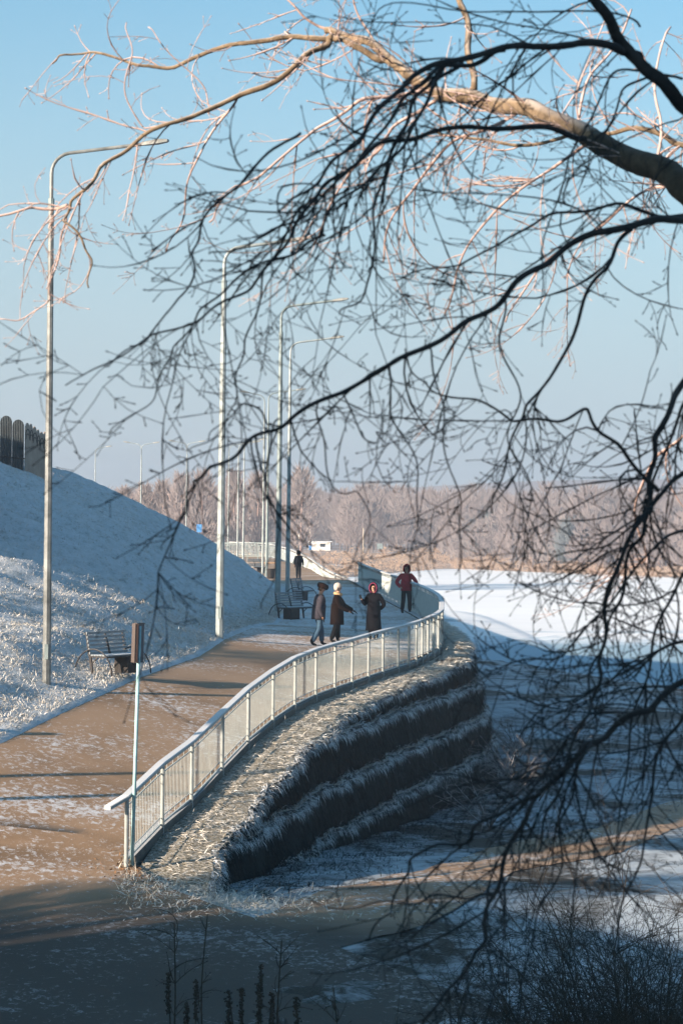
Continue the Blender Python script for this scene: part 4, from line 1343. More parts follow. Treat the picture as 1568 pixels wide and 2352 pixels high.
def person(feet, rz, H, label, J, jacket, trousers, boots, hem=0.78, hem_w=(0.20, 0.15), head_yaw=0.0, head_pitch=0.0, coat_r=1.0, hat=None, hood=None, collar=None, gloves=None, group=None, hem_mat=None, fingers=True, extra=None):
    """local frame: the person faces -Y, x to their left hand side ... scaled from a 1.75 m figure.
    J: joints lh (left hip side leg knee/ankle), arms; legs ends at z=0."""
    root = empty('person', feet, rz)
    root.scale = (H / 1.75,) * 3
    tag(root, label, 'person', group)
    V = lambda *a: Vector(a)
    pel = V(0, 0, 0.93); sp = V(0, 0.01, 1.12) + V(*J.get('lean', (0, 0, 0))) * 0.4; ch = V(0, 0.01, 1.32) + V(*J.get('lean', (0, 0, 0))) * 0.8
    nk = V(0, 0.0, 1.475) + V(*J.get('lean', (0, 0, 0))); hd = nk + V(0, -0.02, 0.13)
    out = {}
    verts = [pel, sp, ch, nk, nk + V(0, -0.01, 0.07)]
    edges = [(0, 1), (1, 2), (2, 3), (3, 4)]
    rad = [(0.14, 0.10), (0.13, 0.095), (0.155, 0.105), (0.058, 0.058), (0.055, 0.06)]
    # head in the same surface
    hm = Matrix.Rotation(head_yaw, 3, 'Z') @ Matrix.Rotation(head_pitch, 3, 'X')
    def HP(x, y, z): return hd + hm @ V(x, y, z)
    verts += [HP(0, -0.005, 0.02), HP(0, 0.0, 0.075), HP(0, 0.0, 0.13)]
    edges += [(4, 5), (5, 6), (6, 7)]
    rad += [(0.068, 0.078), (0.078, 0.092), (0.068, 0.078)]
    arms = {}
    for s, k in ((1, 'l'), (-1, 'r')):
        sh = ch + V(s * 0.185, 0, 0.10); el = V(*J[k + 'el']); wr = V(*J[k + 'wr'])
        i = len(verts)
        verts += [sh, el, wr]
        edges += [(2, i), (i, i + 1), (i + 1, i + 2)]
        rad += [0.055, 0.042, 0.028]
        arms[k] = (sh, el, wr)
        hip = pel + V(s * 0.095, 0, -0.06); kn = V(*J[k + 'kn']); an = V(*J[k + 'an'])
        i = len(verts)
        verts += [hip, kn, an]
        edges += [(0, i), (i, i + 1), (i + 1, i + 2)]
        rad += [0.088, 0.058, 0.04]
        arms[k + 'leg'] = (hip, kn, an)
        # palm on the end of the arm
        hdv = (wr - el).normalized()
        i = len(verts)
        verts += [wr + hdv * 0.05, wr + hdv * 0.09]
        edges += [(i - 4, i), (i, i + 1)]
        rad += [(0.030, 0.018), (0.034, 0.015)]
    # fix wrist index for palm (wr was appended before hip group)
    body = skin_mesh('body', verts, edges, rad, M['skin'], root, 0)
    # face features
    m = MB()
    c = HP(0, -0.095, 0.055)
    nose = MB(); nose.loft([[HP(-0.012, -0.085, 0.085), HP(0.012, -0.085, 0.085), HP(0, -0.08, 0.09)], [HP(-0.018, -0.088, 0.048), HP(0.018, -0.088, 0.048), HP(0, -0.118, 0.05)], [HP(-0.012, -0.085, 0.038), HP(0.012, -0.085, 0.038), HP(0, -0.10, 0.036)]])
    nose.build('nose', M['skin'], root, smooth=True)
    for s in (-1, 1):
        e = MB(); e.ellipsoid(HP(s * 0.032, -0.084, 0.082), (0.013, 0.008, 0.007), 8, 6); e.build('eye', M['eye'], root)
    mo = MB(); mo.ellipsoid(HP(0, -0.082, 0.015), (0.024, 0.008, 0.006), 8, 6); mo.build('mouth', M['pink'], root)
    # trousers: skinned legs and seat
    lv = [pel + V(0, 0, 0.08), pel]; le = [(0, 1)]; lr = [(0.16, 0.13), (0.165, 0.135)]
    for k in ('l', 'r'):
        hip, kn, an = arms[k + 'leg']
        i = len(lv)
        lv += [hip + V(0, 0, -0.05), kn, an + V(0, 0, 0.02)]
        le += [(1, i), (i, i + 1), (i + 1, i + 2)]
        lr += [0.108, 0.088, 0.078]
    skin_mesh('trousers', lv, le, lr, M[trousers], root, 0)
    for k in ('l', 'r'):
        hip, kn, an = arms[k + 'leg']
        f = J.get(k + 'foot', (0, -1, 0)); f = V(*f).normalized()
        skin_mesh('boot', [an + V(0, 0, 0.12), an + V(0, 0, 0.0), an + f * 0.06 + V(0, 0, -0.035), an + f * 0.15 + V(0, 0, -0.045)], [(0, 1), (1, 2), (2, 3)], [0.055, 0.052, (0.05, 0.042), (0.046, 0.034)], M[boots], root, 0)
    # coat: skinned upper body with sleeves, then a lofted skirt
    cv = [sp + V(0, 0, -0.08), sp + V(0, 0, 0.04), ch, nk + V(0, 0.0, -0.025), nk + V(0, 0, 0.035)]
    ce = [(0, 1), (1, 2), (2, 3), (3, 4)]
    cr = [(0.19 * coat_r, 0.17 * coat_r), (0.19 * coat_r, 0.168 * coat_r), (0.20 * coat_r, 0.168 * coat_r), (0.10, 0.095), (0.075, 0.08)]
    for k in ('l', 'r'):
        sh, el, wr = arms[k]
        i = len(cv)
        cv += [sh, (sh + el) / 2, el, (el + wr) / 2, wr + (wr - el).normalized() * 0.01]
        ce += [(2, i), (i, i + 1), (i + 1, i + 2), (i + 2, i + 3), (i + 3, i + 4)]
        cr += [0.088 * coat_r, 0.078 * coat_r, 0.07 * coat_r, 0.064 * coat_r, 0.055 * coat_r]
    skin_mesh('jacket', cv, ce, cr, M[jacket], root, 0)
    m = MB(); rings = []
    zs = [1.20, 1.08, 0.98, 0.88, 0.78, 0.68, 0.58, 0.48, 0.38, 0.30]
    zs = [z for z in zs if z > hem + 0.02] + [hem]
    for j, z in enumerate(zs):
        t = (1.20 - z) / max(0.01, 1.20 - hem)
        w0 = 0.18 * coat_r; d0 = 0.165 * coat_r
        c0 = V(0, 0.01, z) + (V(*J.get('lean', (0, 0, 0))) * 0.4 * max(0, (z - 0.93) / 0.2))
        pts = ring(c0, w0 + (hem_w[0] - w0) * t, d0 + (hem_w[1] - d0) * t, 20)
        for q, p in enumerate(pts):
            p.x *= 1 + 0.035 * math.sin(q * 2.4 + j * 0.6); p.y *= 1 + 0.04 * math.sin(q * 1.9 - j * 0.5)
        rings.append(pts)
    m.loft(rings, cap=True)
    sk = m.build('coat_skirt', M[hem_mat or jacket], root, smooth=True)
    # hands: gloves with five fingers
    for k in ('l', 'r'):
        if J.get(k + 'hide'): continue
        sh, el, wr = arms[k]
        d = (wr - el).normalized()
        side = d.cross(V(0, 1, 0.2)); side.normalize()
        nm = side.cross(d).normalized()
        gm = M[gloves] if gloves else M['skin']
        s = 1 if k == 'l' else -1
        hv = [wr, wr + d * 0.06, wr + d * 0.095]; he = [(0, 1), (1, 2)]; hr_ = [0.030, (0.038, 0.024), (0.038, 0.02)]
        for q, (off, ln) in enumerate(((-0.028, 0.062), (-0.010, 0.075), (0.010, 0.070), (0.028, 0.055))):
            b0 = wr + d * 0.10 + side * off
            i = len(hv)
            hv += [b0, b0 + d * ln * 0.5 + nm * 0.006, b0 + d * ln + nm * 0.022]
            he += [(2, i), (i, i + 1), (i + 1, i + 2)]
            hr_ += [0.010, 0.009, 0.008]
        b0 = wr + d * 0.045 + side * 0.034 * -s
        i = len(hv)
        hv += [b0, b0 + d * 0.03 + side * -s * 0.024, b0 + d * 0.058 + side * -s * 0.03]
        he += [(1, i), (i, i + 1), (i + 1, i + 2)]; hr_ += [0.012, 0.010, 0.009]
        skin_mesh('glove' if gloves else 'hand', hv, he, hr_, gm, root, 0, 1)
    if hat == 'fur':
        m = MB(); rings = []
        for z, r in ((0.075, 0.098), (0.085, 0.125), (0.13, 0.142), (0.18, 0.138), (0.215, 0.115), (0.23, 0.06)):
            r *= 1.12
            rings.append([HP(r * math.cos(a) * (1 + 0.04 * math.sin(5 * a + z * 60)), 0.005 + r * 1.12 * math.sin(a), z + 0.006 * math.sin(7 * a)) for a in [2 * math.pi * q / 20 for q in range(20)]])
        m.loft(rings); m.build('fur_hat', M['fur_hat'], root, smooth=True)
        m = MB(); m.loft([[HP(r * math.cos(a), 0.02 + r * math.sin(a), z) for a in [math.pi * q / 10 for q in range(11)]] for z, r in ((-0.01, 0.088), (0.04, 0.098), (0.09, 0.1))], cap=True); m.build('hair', M['hair'], root, smooth=True)
    if hat == 'knit':
        m = MB(); rings = []
        for z, r in ((-0.005, 0.093), (0.05, 0.112), (0.10, 0.118), (0.15, 0.115), (0.195, 0.095), (0.225, 0.055), (0.235, 0.02)):
            rings.append([HP(r * math.cos(a) * (1 + 0.02 * math.sin(9 * a)), 0.015 + r * 1.08 * math.sin(a) + (0.055 if z < 0.08 and math.sin(a) < 0 else 0) , z) for a in [2 * math.pi * q / 24 for q in range(24)]])
        m.loft(rings); m.build('knit_hat', M['beige_knit'], root, smooth=True)
    if hood:
        m = MB(); n_ = 14
        # shell open at the face: arcs from brow over the crown to the nape
        rows = []
        for j in range(9):
            t = j / 8
            y = -0.095 + 0.22 * t
            rr = 0.125 * math.sqrt(max(0.05, 1 - (max(0, t - 0.25) / 0.78) ** 2))
            pk = 0.02 * (1 - t)
            rows.append([HP(rr * math.cos(a), y, 0.055 + (rr * 1.25 + pk) * math.sin(a)) for a in [-1.15 + (math.pi + 2.3) * q / (n_ - 1) for q in range(n_)]])
        V_ = [p for r in rows for p in r]; F_ = [(j * n_ + q, j * n_ + q + 1, (j + 1) * n_ + q + 1, (j + 1) * n_ + q) for j in range(8) for q in range(n_ - 1)]
        F_.append(tuple(8 * n_ + q for q in range(n_)))
        m.add(V_, F_)
        o = m.build('hood', M[hood[0]], root, smooth=True)
        so = o.modifiers.new('thick', 'SOLIDIFY'); so.thickness = 0.02
        m = MB(); m.tube([HP(0.121 * math.cos(a), -0.097, 0.055 + 0.158 * math.sin(a)) for a in [-1.3 + (math.pi + 2.6) * q / 17 for q in range(18)]], 0.016, 6)
        m.build('hood_trim', M[hood[1]], root, smooth=True)
    if collar:
        m = MB(); cc = nk + V(0, 0, 0.02)
        pts = [cc + V(0.10 * math.cos(a), 0.09 * math.sin(a) - 0.01, 0.02 * math.sin(a)) for a in [2 * math.pi * q / 16 for q in range(17)]]
        m.tube(pts, [0.05 + 0.008 * math.sin(q * 2.7) for q in range(17)], 8); m.build('collar', M[collar], root, smooth=True)
    if extra: extra(root, V)
    return root

def hpx(Y, px): return px / FPX * Y
# man in the fur hat, walking away to the right
q = hit(731, 1484)
person(q, R(112), hpx(q.y, 138), 'man in brown fur hat, dark grey jacket and blue jeans, leftmost of the three walkers',
       dict(lean=(0, -0.05, 0), lel=(0.25, 0.02, 1.12), lwr=(0.24, -0.12, 0.90), rel=(-0.24, 0.08, 1.12), rwr=(-0.23, -0.03, 0.86),
            lkn=(0.09, -0.12, 0.50), lan=(0.09, -0.14, 0.085), rkn=(-0.09, 0.02, 0.49), ran=(-0.09, 0.24, 0.10), rfoot=(0, -1, -0.2)),
       'grey_jacket', 'jeans', 'boots', hem=0.78, hem_w=(0.22, 0.205), head_pitch=R(22), head_yaw=R(-8), hat='fur', gloves='boots', coat_r=1.14)
# woman in fur coat
q = hit(774, 1477)
def bagf(root, V):
    m = MB(); m.ellipsoid((0.2, 0.02, 0.86), (0.035, 0.05, 0.045), 8, 6); m.build('pale_purse', M['white_bag'], root)
person(q, R(82), hpx(q.y, 132), 'woman in beige knit hat and long brown fur coat, reaching out one arm',
       dict(lel=(0.25, -0.16, 1.14), lwr=(0.22, -0.44, 0.99), rel=(-0.25, -0.1, 1.12), rwr=(-0.2, -0.38, 0.98),
            lkn=(0.09, 0.0, 0.49), lan=(0.10, 0.0, 0.085), rkn=(-0.09, 0.03, 0.49), ran=(-0.09, 0.17, 0.085)),
       'brown_fur', 'dark_trousers', 'boots', hem=0.56, hem_w=(0.235, 0.21), hat='knit', collar='collar_fur', gloves='boots', coat_r=1.12, hem_mat='brown_fur', extra=bagf)
# woman in long black coat facing the viewer
q = hit(857, 1470, f=lambda X, Y: float(z_up(X, Y)))
person(q, R(-14), hpx(q.y, 126), 'woman in long black hooded coat with pink lining, one hand raised',
       dict(lel=(0.33, 0.08, 1.12), lwr=(0.16, 0.18, 0.98), rel=(-0.27, -0.10, 1.12), rwr=(-0.34, -0.22, 1.30), lhide=False,
            lkn=(0.09, -0.02, 0.49), lan=(0.09, 0.0, 0.085), rkn=(-0.09, 0.0, 0.49), ran=(-0.09, 0.02, 0.085)),
       'black_coat', 'dark_trousers', 'boots', hem=0.30, hem_w=(0.26, 0.22), hood=('black_coat', 'pink'), gloves='boots', coat_r=1.1)
# person in red
q = P(932, 1408, 92); q.z = float(z_up(q.x, q.y)) + 0.012
q = hit(932, 1409, f=lambda X, Y: float(z_up(X, Y)))
person(q, R(6), hpx(q.y, 108), 'person in dark red hooded jacket, hands in pockets, walking towards the viewer',
       dict(lel=(0.40, 0.02, 1.15), lwr=(0.23, -0.08, 0.98), rel=(-0.38, 0.04, 1.15), rwr=(-0.22, -0.08, 0.98), lhide=True, rhide=True,
            lkn=(0.12, -0.10, 0.50), lan=(0.13, -0.06, 0.085), rkn=(-0.11, -0.02, 0.49), ran=(-0.14, 0.04, 0.085)),
       'red_jacket', 'dark_trousers', 'boots', hem=0.84, hem_w=(0.20, 0.16), hood=('red_jacket', 'red_jacket'), coat_r=1.18)
# far figure, back view
q = hit(685, 1329)
person(q, R(180), hpx(q.y, 62), 'small dark figure seen from behind, alone on the far path',
       dict(lel=(0.26, 0.0, 1.12), lwr=(0.25, -0.06, 0.88), rel=(-0.28, 0.02, 1.12), rwr=(-0.30, -0.02, 0.86),
            lkn=(0.09, -0.02, 0.49), lan=(0.09, 0.0, 0.085), rkn=(-0.09, 0.0, 0.49), ran=(-0.10, 0.02, 0.085)),
       'black_coat', 'dark_trousers', 'boots', hem=0.78, hem_w=(0.21, 0.17), hood=('black_coat', 'black_coat'), gloves='boots', coat_r=1.15)

# ---------------------------------------------------------------- bare trees in the foreground
RT = random.Random(21)
def catmull(pts, sub):
    pts = [Vector(p) for p in pts]
    if len(pts) < 3: return pts
    out = []
    n = len(pts)
    for i in range(n - 1):
        p0 = pts[i - 1] if i > 0 else pts[0] * 2 - pts[1]
        p1, p2 = pts[i], pts[i + 1]
        p3 = pts[i + 2] if i + 2 < n else pts[-1] * 2 - pts[-2]
        for k in range(sub):
            t = k / sub
            out.append(0.5 * ((2 * p1) + (p2 - p0) * t + (2 * p0 - 5 * p1 + 4 * p2 - p3) * t * t + (3 * p1 - p0 - 3 * p2 + p3) * t ** 3))
    out.append(pts[-1])
    return out
def trace(px, Y0, Y1, wobble=0.0):
    """outline in picture pixels -> points at their own depths"""
    n = len(px)
    out = []
    for i, (x, y) in enumerate(px):
        t = i / max(1, n - 1)
        out.append(P(x, y, Y0 + (Y1 - Y0) * t + wobble * math.sin(i * 1.9)))
    return out
DOWN = Vector((0, 0, -1))
def limb_tube(m, pts, r0, r1, n=6, knob=0.10, seed=0, buds=False):
    r = random.Random(seed)
    N_ = len(pts)
    rad = []
    for i in range(N_):
        t = i / (N_ - 1)
        q = r0 + (r1 - r0) * (t ** 0.85)
        rad.append(q * (1 + knob * r.uniform(-1, 1.6)))
    m.tube(pts, rad, n)
    return rad
def twig(m, p, d, L, r, level, droop, up_end, rnd_, bud=True, plane=0.0):
    """one curved shoot with side shoots; droops, then lifts its tip"""
    seg = max(4, int(L / 0.055))
    step = L / seg
    pts = [Vector(p)]; d = Vector(d).normalized()
    kinkx = Vector((rnd_.gauss(0, 1), rnd_.gauss(0, 1) * 0.7, rnd_.gauss(0, 0.7))) * (1.5 / max(0.3, L)) * step
    for i in range(seg):
        t = i / seg
        d = d + DOWN * (droop * step * (1 - 1.1 * t)) + Vector((0, 0, 1)) * (up_end * step * max(0, t - 0.55) * 2) + kinkx
        d = d + Vector((rnd_.gauss(0, 0.02), rnd_.gauss(0, 0.02), rnd_.gauss(0, 0.02)))
        if rnd_.random() < 0.12: d = d + Vector((rnd_.gauss(0, 0.16), rnd_.gauss(0, 0.12), rnd_.gauss(0, 0.16)))
        d.normalize()
        pts.append(pts[-1] + d * step)
    rt = max(0.0013, r * 0.42)
    rad = [r + (rt - r) * (i / seg) for i in range(seg + 1)]
    for i in range(2, seg):
        if rnd_.random() < 0.22: rad[i] *= 1.6
    if bud:
        e = pts[-1]
        pts += [e + d * 0.002, e + d * 0.008, e + d * 0.014]; rad += [rt * 1.9, rt * 2.1, rt * 0.6]
    m.tube(pts, rad, 5 if r > 0.004 else (4 if r > 0.0025 else 3), cap=False)
    if level > 0:
        n = int(L / (0.07 if level > 1 else 0.055) * rnd_.uniform(0.6, 1.1))
        for k in range(n):
            t = rnd_.uniform(0.12, 0.97)
            i = min(seg - 1, int(t * seg))
            q = pts[i]; dd = (pts[i + 1] - pts[i]).normalized()
            a = Vector((rnd_.gauss(0, 1), rnd_.gauss(0, 1) * 0.7, rnd_.gauss(0, 1)))
            a = a - dd * a.dot(dd)
            if a.length < 0.01: continue
            a.normalize()
            ang = rnd_.uniform(0.5, 1.1)
            nd = dd * math.cos(ang) + a * math.sin(ang)
            ll = L * rnd_.uniform(0.12, 0.5) * (1.05 - 0.5 * t)
            if rnd_.random() < 0.5: ll = rnd_.uniform(0.012, 0.06)
            ll = min(ll, 0.65)
            twig(m, q, nd, max(0.02, ll), max(0.0015, rad[i] * 0.62), level - 1, droop * rnd_.uniform(0.3, 1.0), up_end, rnd_, True)
def dress(m, pts, rad, dens, Lr, rk, level, droop, up_end, rnd_, tmin=0.08, bias=None, spread=(0.5, 1.1)):
    """shoots all along a limb"""
    total = sum((pts[i + 1] - pts[i]).length for i in range(len(pts) - 1))
    n = int(total * dens)
    for k in range(n):
        t = rnd_.uniform(tmin, 1.0)
        i = min(len(pts) - 2, int(t * (len(pts) - 1)))
        q = pts[i]; dd = (pts[i + 1] - pts[i]).normalized()
        a = Vector((rnd_.gauss(0, 1), rnd_.gauss(0, 1) * 0.6, rnd_.gauss(0, 1)))
        if bias: a = a + Vector(bias)
        a = a - dd * a.dot(dd)
        if a.length < 0.01: continue
        a.normalize()
        ang = rnd_.uniform(*spread)
        nd = dd * math.cos(ang) + a * math.sin(ang)
        twig(m, q, nd, rnd_.uniform(*Lr), min(rad[i] * 0.6, rk * rnd_.uniform(0.7, 1.2)), level, droop, up_end, rnd_)

def tree_root(name, loc, label):
    r = empty(name, loc); tag(r, label, 'tree'); return r
def part_mesh(mb, name, mat, root, smooth=True):
    o = mb.build(name, mat, root, smooth)
    o.matrix_parent_inverse = Matrix.Translation(-Vector(root.location))
    return o
px2m = lambda px, Y: px / FPX * Y

# ---- shaded near tree, trunk outside the right edge
tA = tree_root('bare_tree', P(1640, 1189, 9.3), 'dark shaded leafless tree leaning in from the right edge, in front of everything')
tA.location.z = CAMZ - 2.9
trunk = MB()
tp = [Vector((tA.location.x + 0.25, 9.3, CAMZ - 3.2)), Vector((tA.location.x + 0.2, 9.25, CAMZ - 1.2)), Vector((tA.location.x + 0.12, 9.2, CAMZ + 0.3)), Vector((tA.location.x + 0.05, 9.1, CAMZ + 1.3)), Vector((tA.location.x - 0.15, 9.0, CAMZ + 2.4)), Vector((tA.location.x - 0.45, 8.9, CAMZ + 3.4))]
tp = catmull(tp, 6); trunk.tube(tp, [0.17 - 0.1 * i / (len(tp) - 1) for i in range(len(tp))], 12)
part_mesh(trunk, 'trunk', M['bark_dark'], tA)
A_LIMBS = [  # pixels, Y0, Y1, half width px at start, at end, sub-shoot density, length range
    ([(1660, 330), (1600, 265), (1530, 200), (1490, 162), (1440, 112), (1400, 50), (1350, -30)], 9.2, 8.8, 22, 15, 2.5, (0.2, 0.7)),
    ([(1470, 135), (1430, 112), (1390, 103), (1300, 99), (1200, 106), (1100, 122), (1020, 142), (960, 168), (905, 212), (850, 285), (800, 340), (740, 402), (690, 445), (640, 485)], 9.0, 8.0, 13, 3, 5, (0.3, 0.95)),
    ([(1160, 112), (1080, 143), (1010, 158), (950, 200), (905, 262), (850, 332), (790, 402), (720, 472), (650, 522), (560, 562), (480, 582)], 8.95, 7.9, 7, 2, 5, (0.25, 0.8)),
    ([(1020, 150), (965, 212), (930, 282), (900, 352), (872, 432), (857, 520), (852, 640), (818, 690), (780, 722)], 8.9, 8.2, 6, 2.2, 5, (0.3, 0.9)),
    ([(1060, 140), (1000, 190), (965, 260), (920, 340), (860, 400), (790, 450), (740, 520), (690, 590), (640, 650)], 8.95, 8.0, 6, 2, 5, (0.3, 0.9)),
    ([(1345, 318), (1250, 296), (1150, 290), (1050, 296), (950, 312), (880, 332), (800, 382), (742, 432), (700, 482), (655, 560), (600, 632), (540, 682), (470, 722), (380, 762), (300, 800), (230, 842), (150, 885)], 9.0, 7.8, 8, 1.8, 4, (0.2, 0.8)),
    ([(690, 305), (619, 352), (547, 419), (471, 505), (447, 562), (445, 619), (419, 676), (390, 709), (343, 771), (300, 804), (238, 842)], 8.9, 7.8, 4, 2, 4, (0.15, 0.55)),
    ([(746, 540), (690, 570), (619, 600), (519, 657), (467, 709), (428, 762), (395, 804), (376, 852), (340, 925), (250, 998)], 8.6, 8.0, 4, 1.6, 4, (0.15, 0.6)),
    ([(700, 470), (633, 571), (605, 643), (581, 733), (557, 809), (547, 857), (535, 930), (510, 985), (430, 1035)], 8.6, 8.1, 3.5, 1.5, 4, (0.15, 0.6)),
    ([(1680, 500), (1568, 503), (1480, 511), (1400, 526), (1330, 552), (1260, 596), (1200, 642), (1130, 702), (1060, 752), (980, 792), (900, 836), (820, 881), (740, 921), (660, 966), (600, 1000), (540, 1040), (490, 1075), (445, 1105)], 8.8, 8.0, 11, 4.2, 2.4, (0.25, 0.9)),
    ([(445, 1105), (430, 1150), (420, 1190), (395, 1225), (372, 1262)], 8.0, 7.9, 3.2, 1.6, 9, (0.08, 0.3)),
    ([(625, 975), (590, 945), (555, 925), (500, 985), (475, 1010)], 8.2, 8.1, 3, 1.5, 6, (0.1, 0.3)),
    ([(1640, 520), (1590, 496), (1500, 490), (1420, 471), (1330, 481), (1250, 501), (1190, 531), (1130, 571), (1060, 601), (980, 622), (900, 642)], 8.9, 8.4, 6, 2, 4.5, (0.25, 0.8)),
    ([(1450, 525), (1412, 575), (1370, 640), (1322, 740), (1290, 830), (1235, 900), (1204, 940), (1182, 1000), (1150, 1090), (1130, 1180)], 8.9, 8.5, 6, 2.5, 4, (0.25, 0.85)),
    ([(1513, 1128), (1496, 1111), (1440, 1049), (1384, 993), (1345, 945), (1305, 960), (1240, 966), (1182, 965), (1130, 935), (1070, 914), (997, 898), (960, 870), (930, 800)], 8.7, 8.4, 6, 2, 4.5, (0.25, 0.9)),
    ([(1600, 800), (1568, 881), (1530, 954), (1507, 1010), (1496, 1077), (1490, 1145), (1462, 1218), (1412, 1302), (1391, 1417), (1383, 1488), (1376, 1553), (1364, 1605), (1338, 1658), (1300, 1760), (1262, 1860), (1235, 1960)], 8.9, 8.3, 9, 3, 5, (0.25, 0.95)),
    ([(1600, 1060), (1540, 1110), (1500, 1160), (1470, 1230), (1444, 1281), (1420, 1380), (1392, 1460), (1360, 1530), (1350, 1640)], 8.8, 8.5, 7, 3, 5, (0.2, 0.8)),
    ([(1680, 1530), (1568, 1568), (1504, 1617), (1459, 1643), (1391, 1685), (1353, 1711), (1316, 1741), (1289, 1781), (1240, 1821), (1199, 1889), (1163, 1970), (1131, 2056), (1113, 2128), (1104, 2177), (1068, 2227), (1023, 2281), (983, 2335), (950, 2400)], 8.6, 8.1, 10, 3.5, 7, (0.25, 0.85)),
    ([(1240, 1821), (1203, 1844), (1140, 1866), (1091, 1907), (1064, 1934), (996, 1947), (951, 1965), (929, 2015), (902, 2074), (879, 2114), (840, 2160)], 8.3, 8.0, 6, 2.2, 6, (0.15, 0.55)),
    ([(1131, 2056), (1086, 2062), (1020, 2055), (960, 2075), (900, 2068), (800, 2090), (705, 2060)], 8.1, 7.9, 4, 1.6, 5, (0.1, 0.4)),
    ([(1620, 1480), (1534, 1477), (1480, 1520), (1432, 1541), (1390, 1570), (1330, 1600), (1260, 1620), (1190, 1700)], 8.7, 8.4, 5, 2, 5, (0.2, 0.7)),
    ([(1640, 1200), (1568, 1215), (1500, 1260), (1440, 1330), (1370, 1420), (1290, 1500), (1210, 1520), (1110, 1540)], 8.7, 8.4, 5, 2, 5, (0.2, 0.7)),
    ([(1620, 900), (1568, 930), (1520, 1060), (1470, 1180), (1420, 1240), (1340, 1260), (1260, 1290)], 9.0, 8.6, 5, 2, 5, (0.2, 0.7)),
    ([(1580, 1300), (1530, 1390), (1500, 1480), (1470, 1600), (1440, 1720), (1430, 1850), (1400, 1980)], 8.8, 8.4, 5, 2, 5, (0.2, 0.8)),
    ([(1568, 1640), (1520, 1720), (1490, 1830), (1480, 1960), (1430, 2060), (1420, 2200)], 8.8, 8.4, 5, 2, 4.5, (0.2, 0.8)),
    ([(1350, 1711), (1320, 1800), (1290, 1880), (1285, 1990), (1240, 2090), (1210, 2200), (1190, 2352)], 8.4, 8.2, 4, 1.8, 4.5, (0.2, 0.8)),
    ([(640, 960), (610, 1060), (622, 1150), (640, 1230), (628, 1320), (600, 1400)], 8.2, 8.1, 2.4, 1.4, 2, (0.1, 0.3)),
    ([(890, 840), (900, 940), (950, 1060), (962, 1160), (945, 1260), (950, 1400)], 8.3, 8.2, 2.8, 1.4, 5, (0.15, 0.5)),
    ([(985, 790), (1010, 900), (1020, 1010), (1050, 1130), (1060, 1230), (1050, 1310)], 8.4, 8.2, 2.8, 1.4, 5, (0.15, 0.5)),
    ([(730, 925), (740, 1020), (770, 1120), (820, 1130), (845, 1180), (830, 1250), (790, 1320)], 8.2, 8.1, 2.4, 1.3, 4, (0.15, 0.45)),
    ([(1160, 680), (1150, 790), (1190, 900), (1170, 1020), (1220, 1130), (1200, 1260), (1180, 1370)], 8.6, 8.4, 3, 1.4, 5, (0.2, 0.6)),
    ([(1480, 160), (1400, 180), (1330, 320), (1290, 420), (1250, 560), (1240, 700)], 9.0, 8.6, 3.5, 1.6, 4, (0.2, 0.7)),
    ([(1568, 180), (1480, 175), (1430, 210), (1390, 300), (1330, 330)], 9.1, 9.0, 4, 2.5, 3, (0.2, 0.6)),
    ([(1470, 60), (1390, 20), (1200, 30), (1080, 20), (900, 10), (840, 90)], 8.9, 8.5, 3, 1.6, 5, (0.2, 0.6)),
]
limbs = MB(); tw = MB()
for li, (px, Y0, Y1, h0, h1, dens, Lr) in enumerate(A_LIMBS):
    pts = catmull(trace(px, Y0, Y1, 0.03), 7)
    for i in range(1, len(pts) - 1):
        pts[i] = pts[i] + Vector((.008 * math.sin(i * 0.55 + li * 2.1), RT.gauss(0, .003), .008 * math.sin(i * 0.43 + li)))
    r0, r1 = px2m(h0, Y0) * 0.86, px2m(h1, Y1) * 0.8
    one = MB()
    rad = limb_tube(one, pts, r0, r1, 8, 0.05, li)
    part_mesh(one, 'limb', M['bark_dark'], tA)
    low = px[0][1] > 900
    dress(tw, pts, rad, dens * (2.7 if px[0][0] > 1400 and px[0][1] > 480 else 1.7), Lr, 0.0036, 2, 1.7 if not low else 1.3, 0.9, RT, bias=(-0.25, 0, -0.75) if px[0][0] > 700 else (-0.3, 0, -0.3))
part_mesh(tw, 'twigs', M['bark_dark'], tA)
print('A twigs faces', len(tw.f))

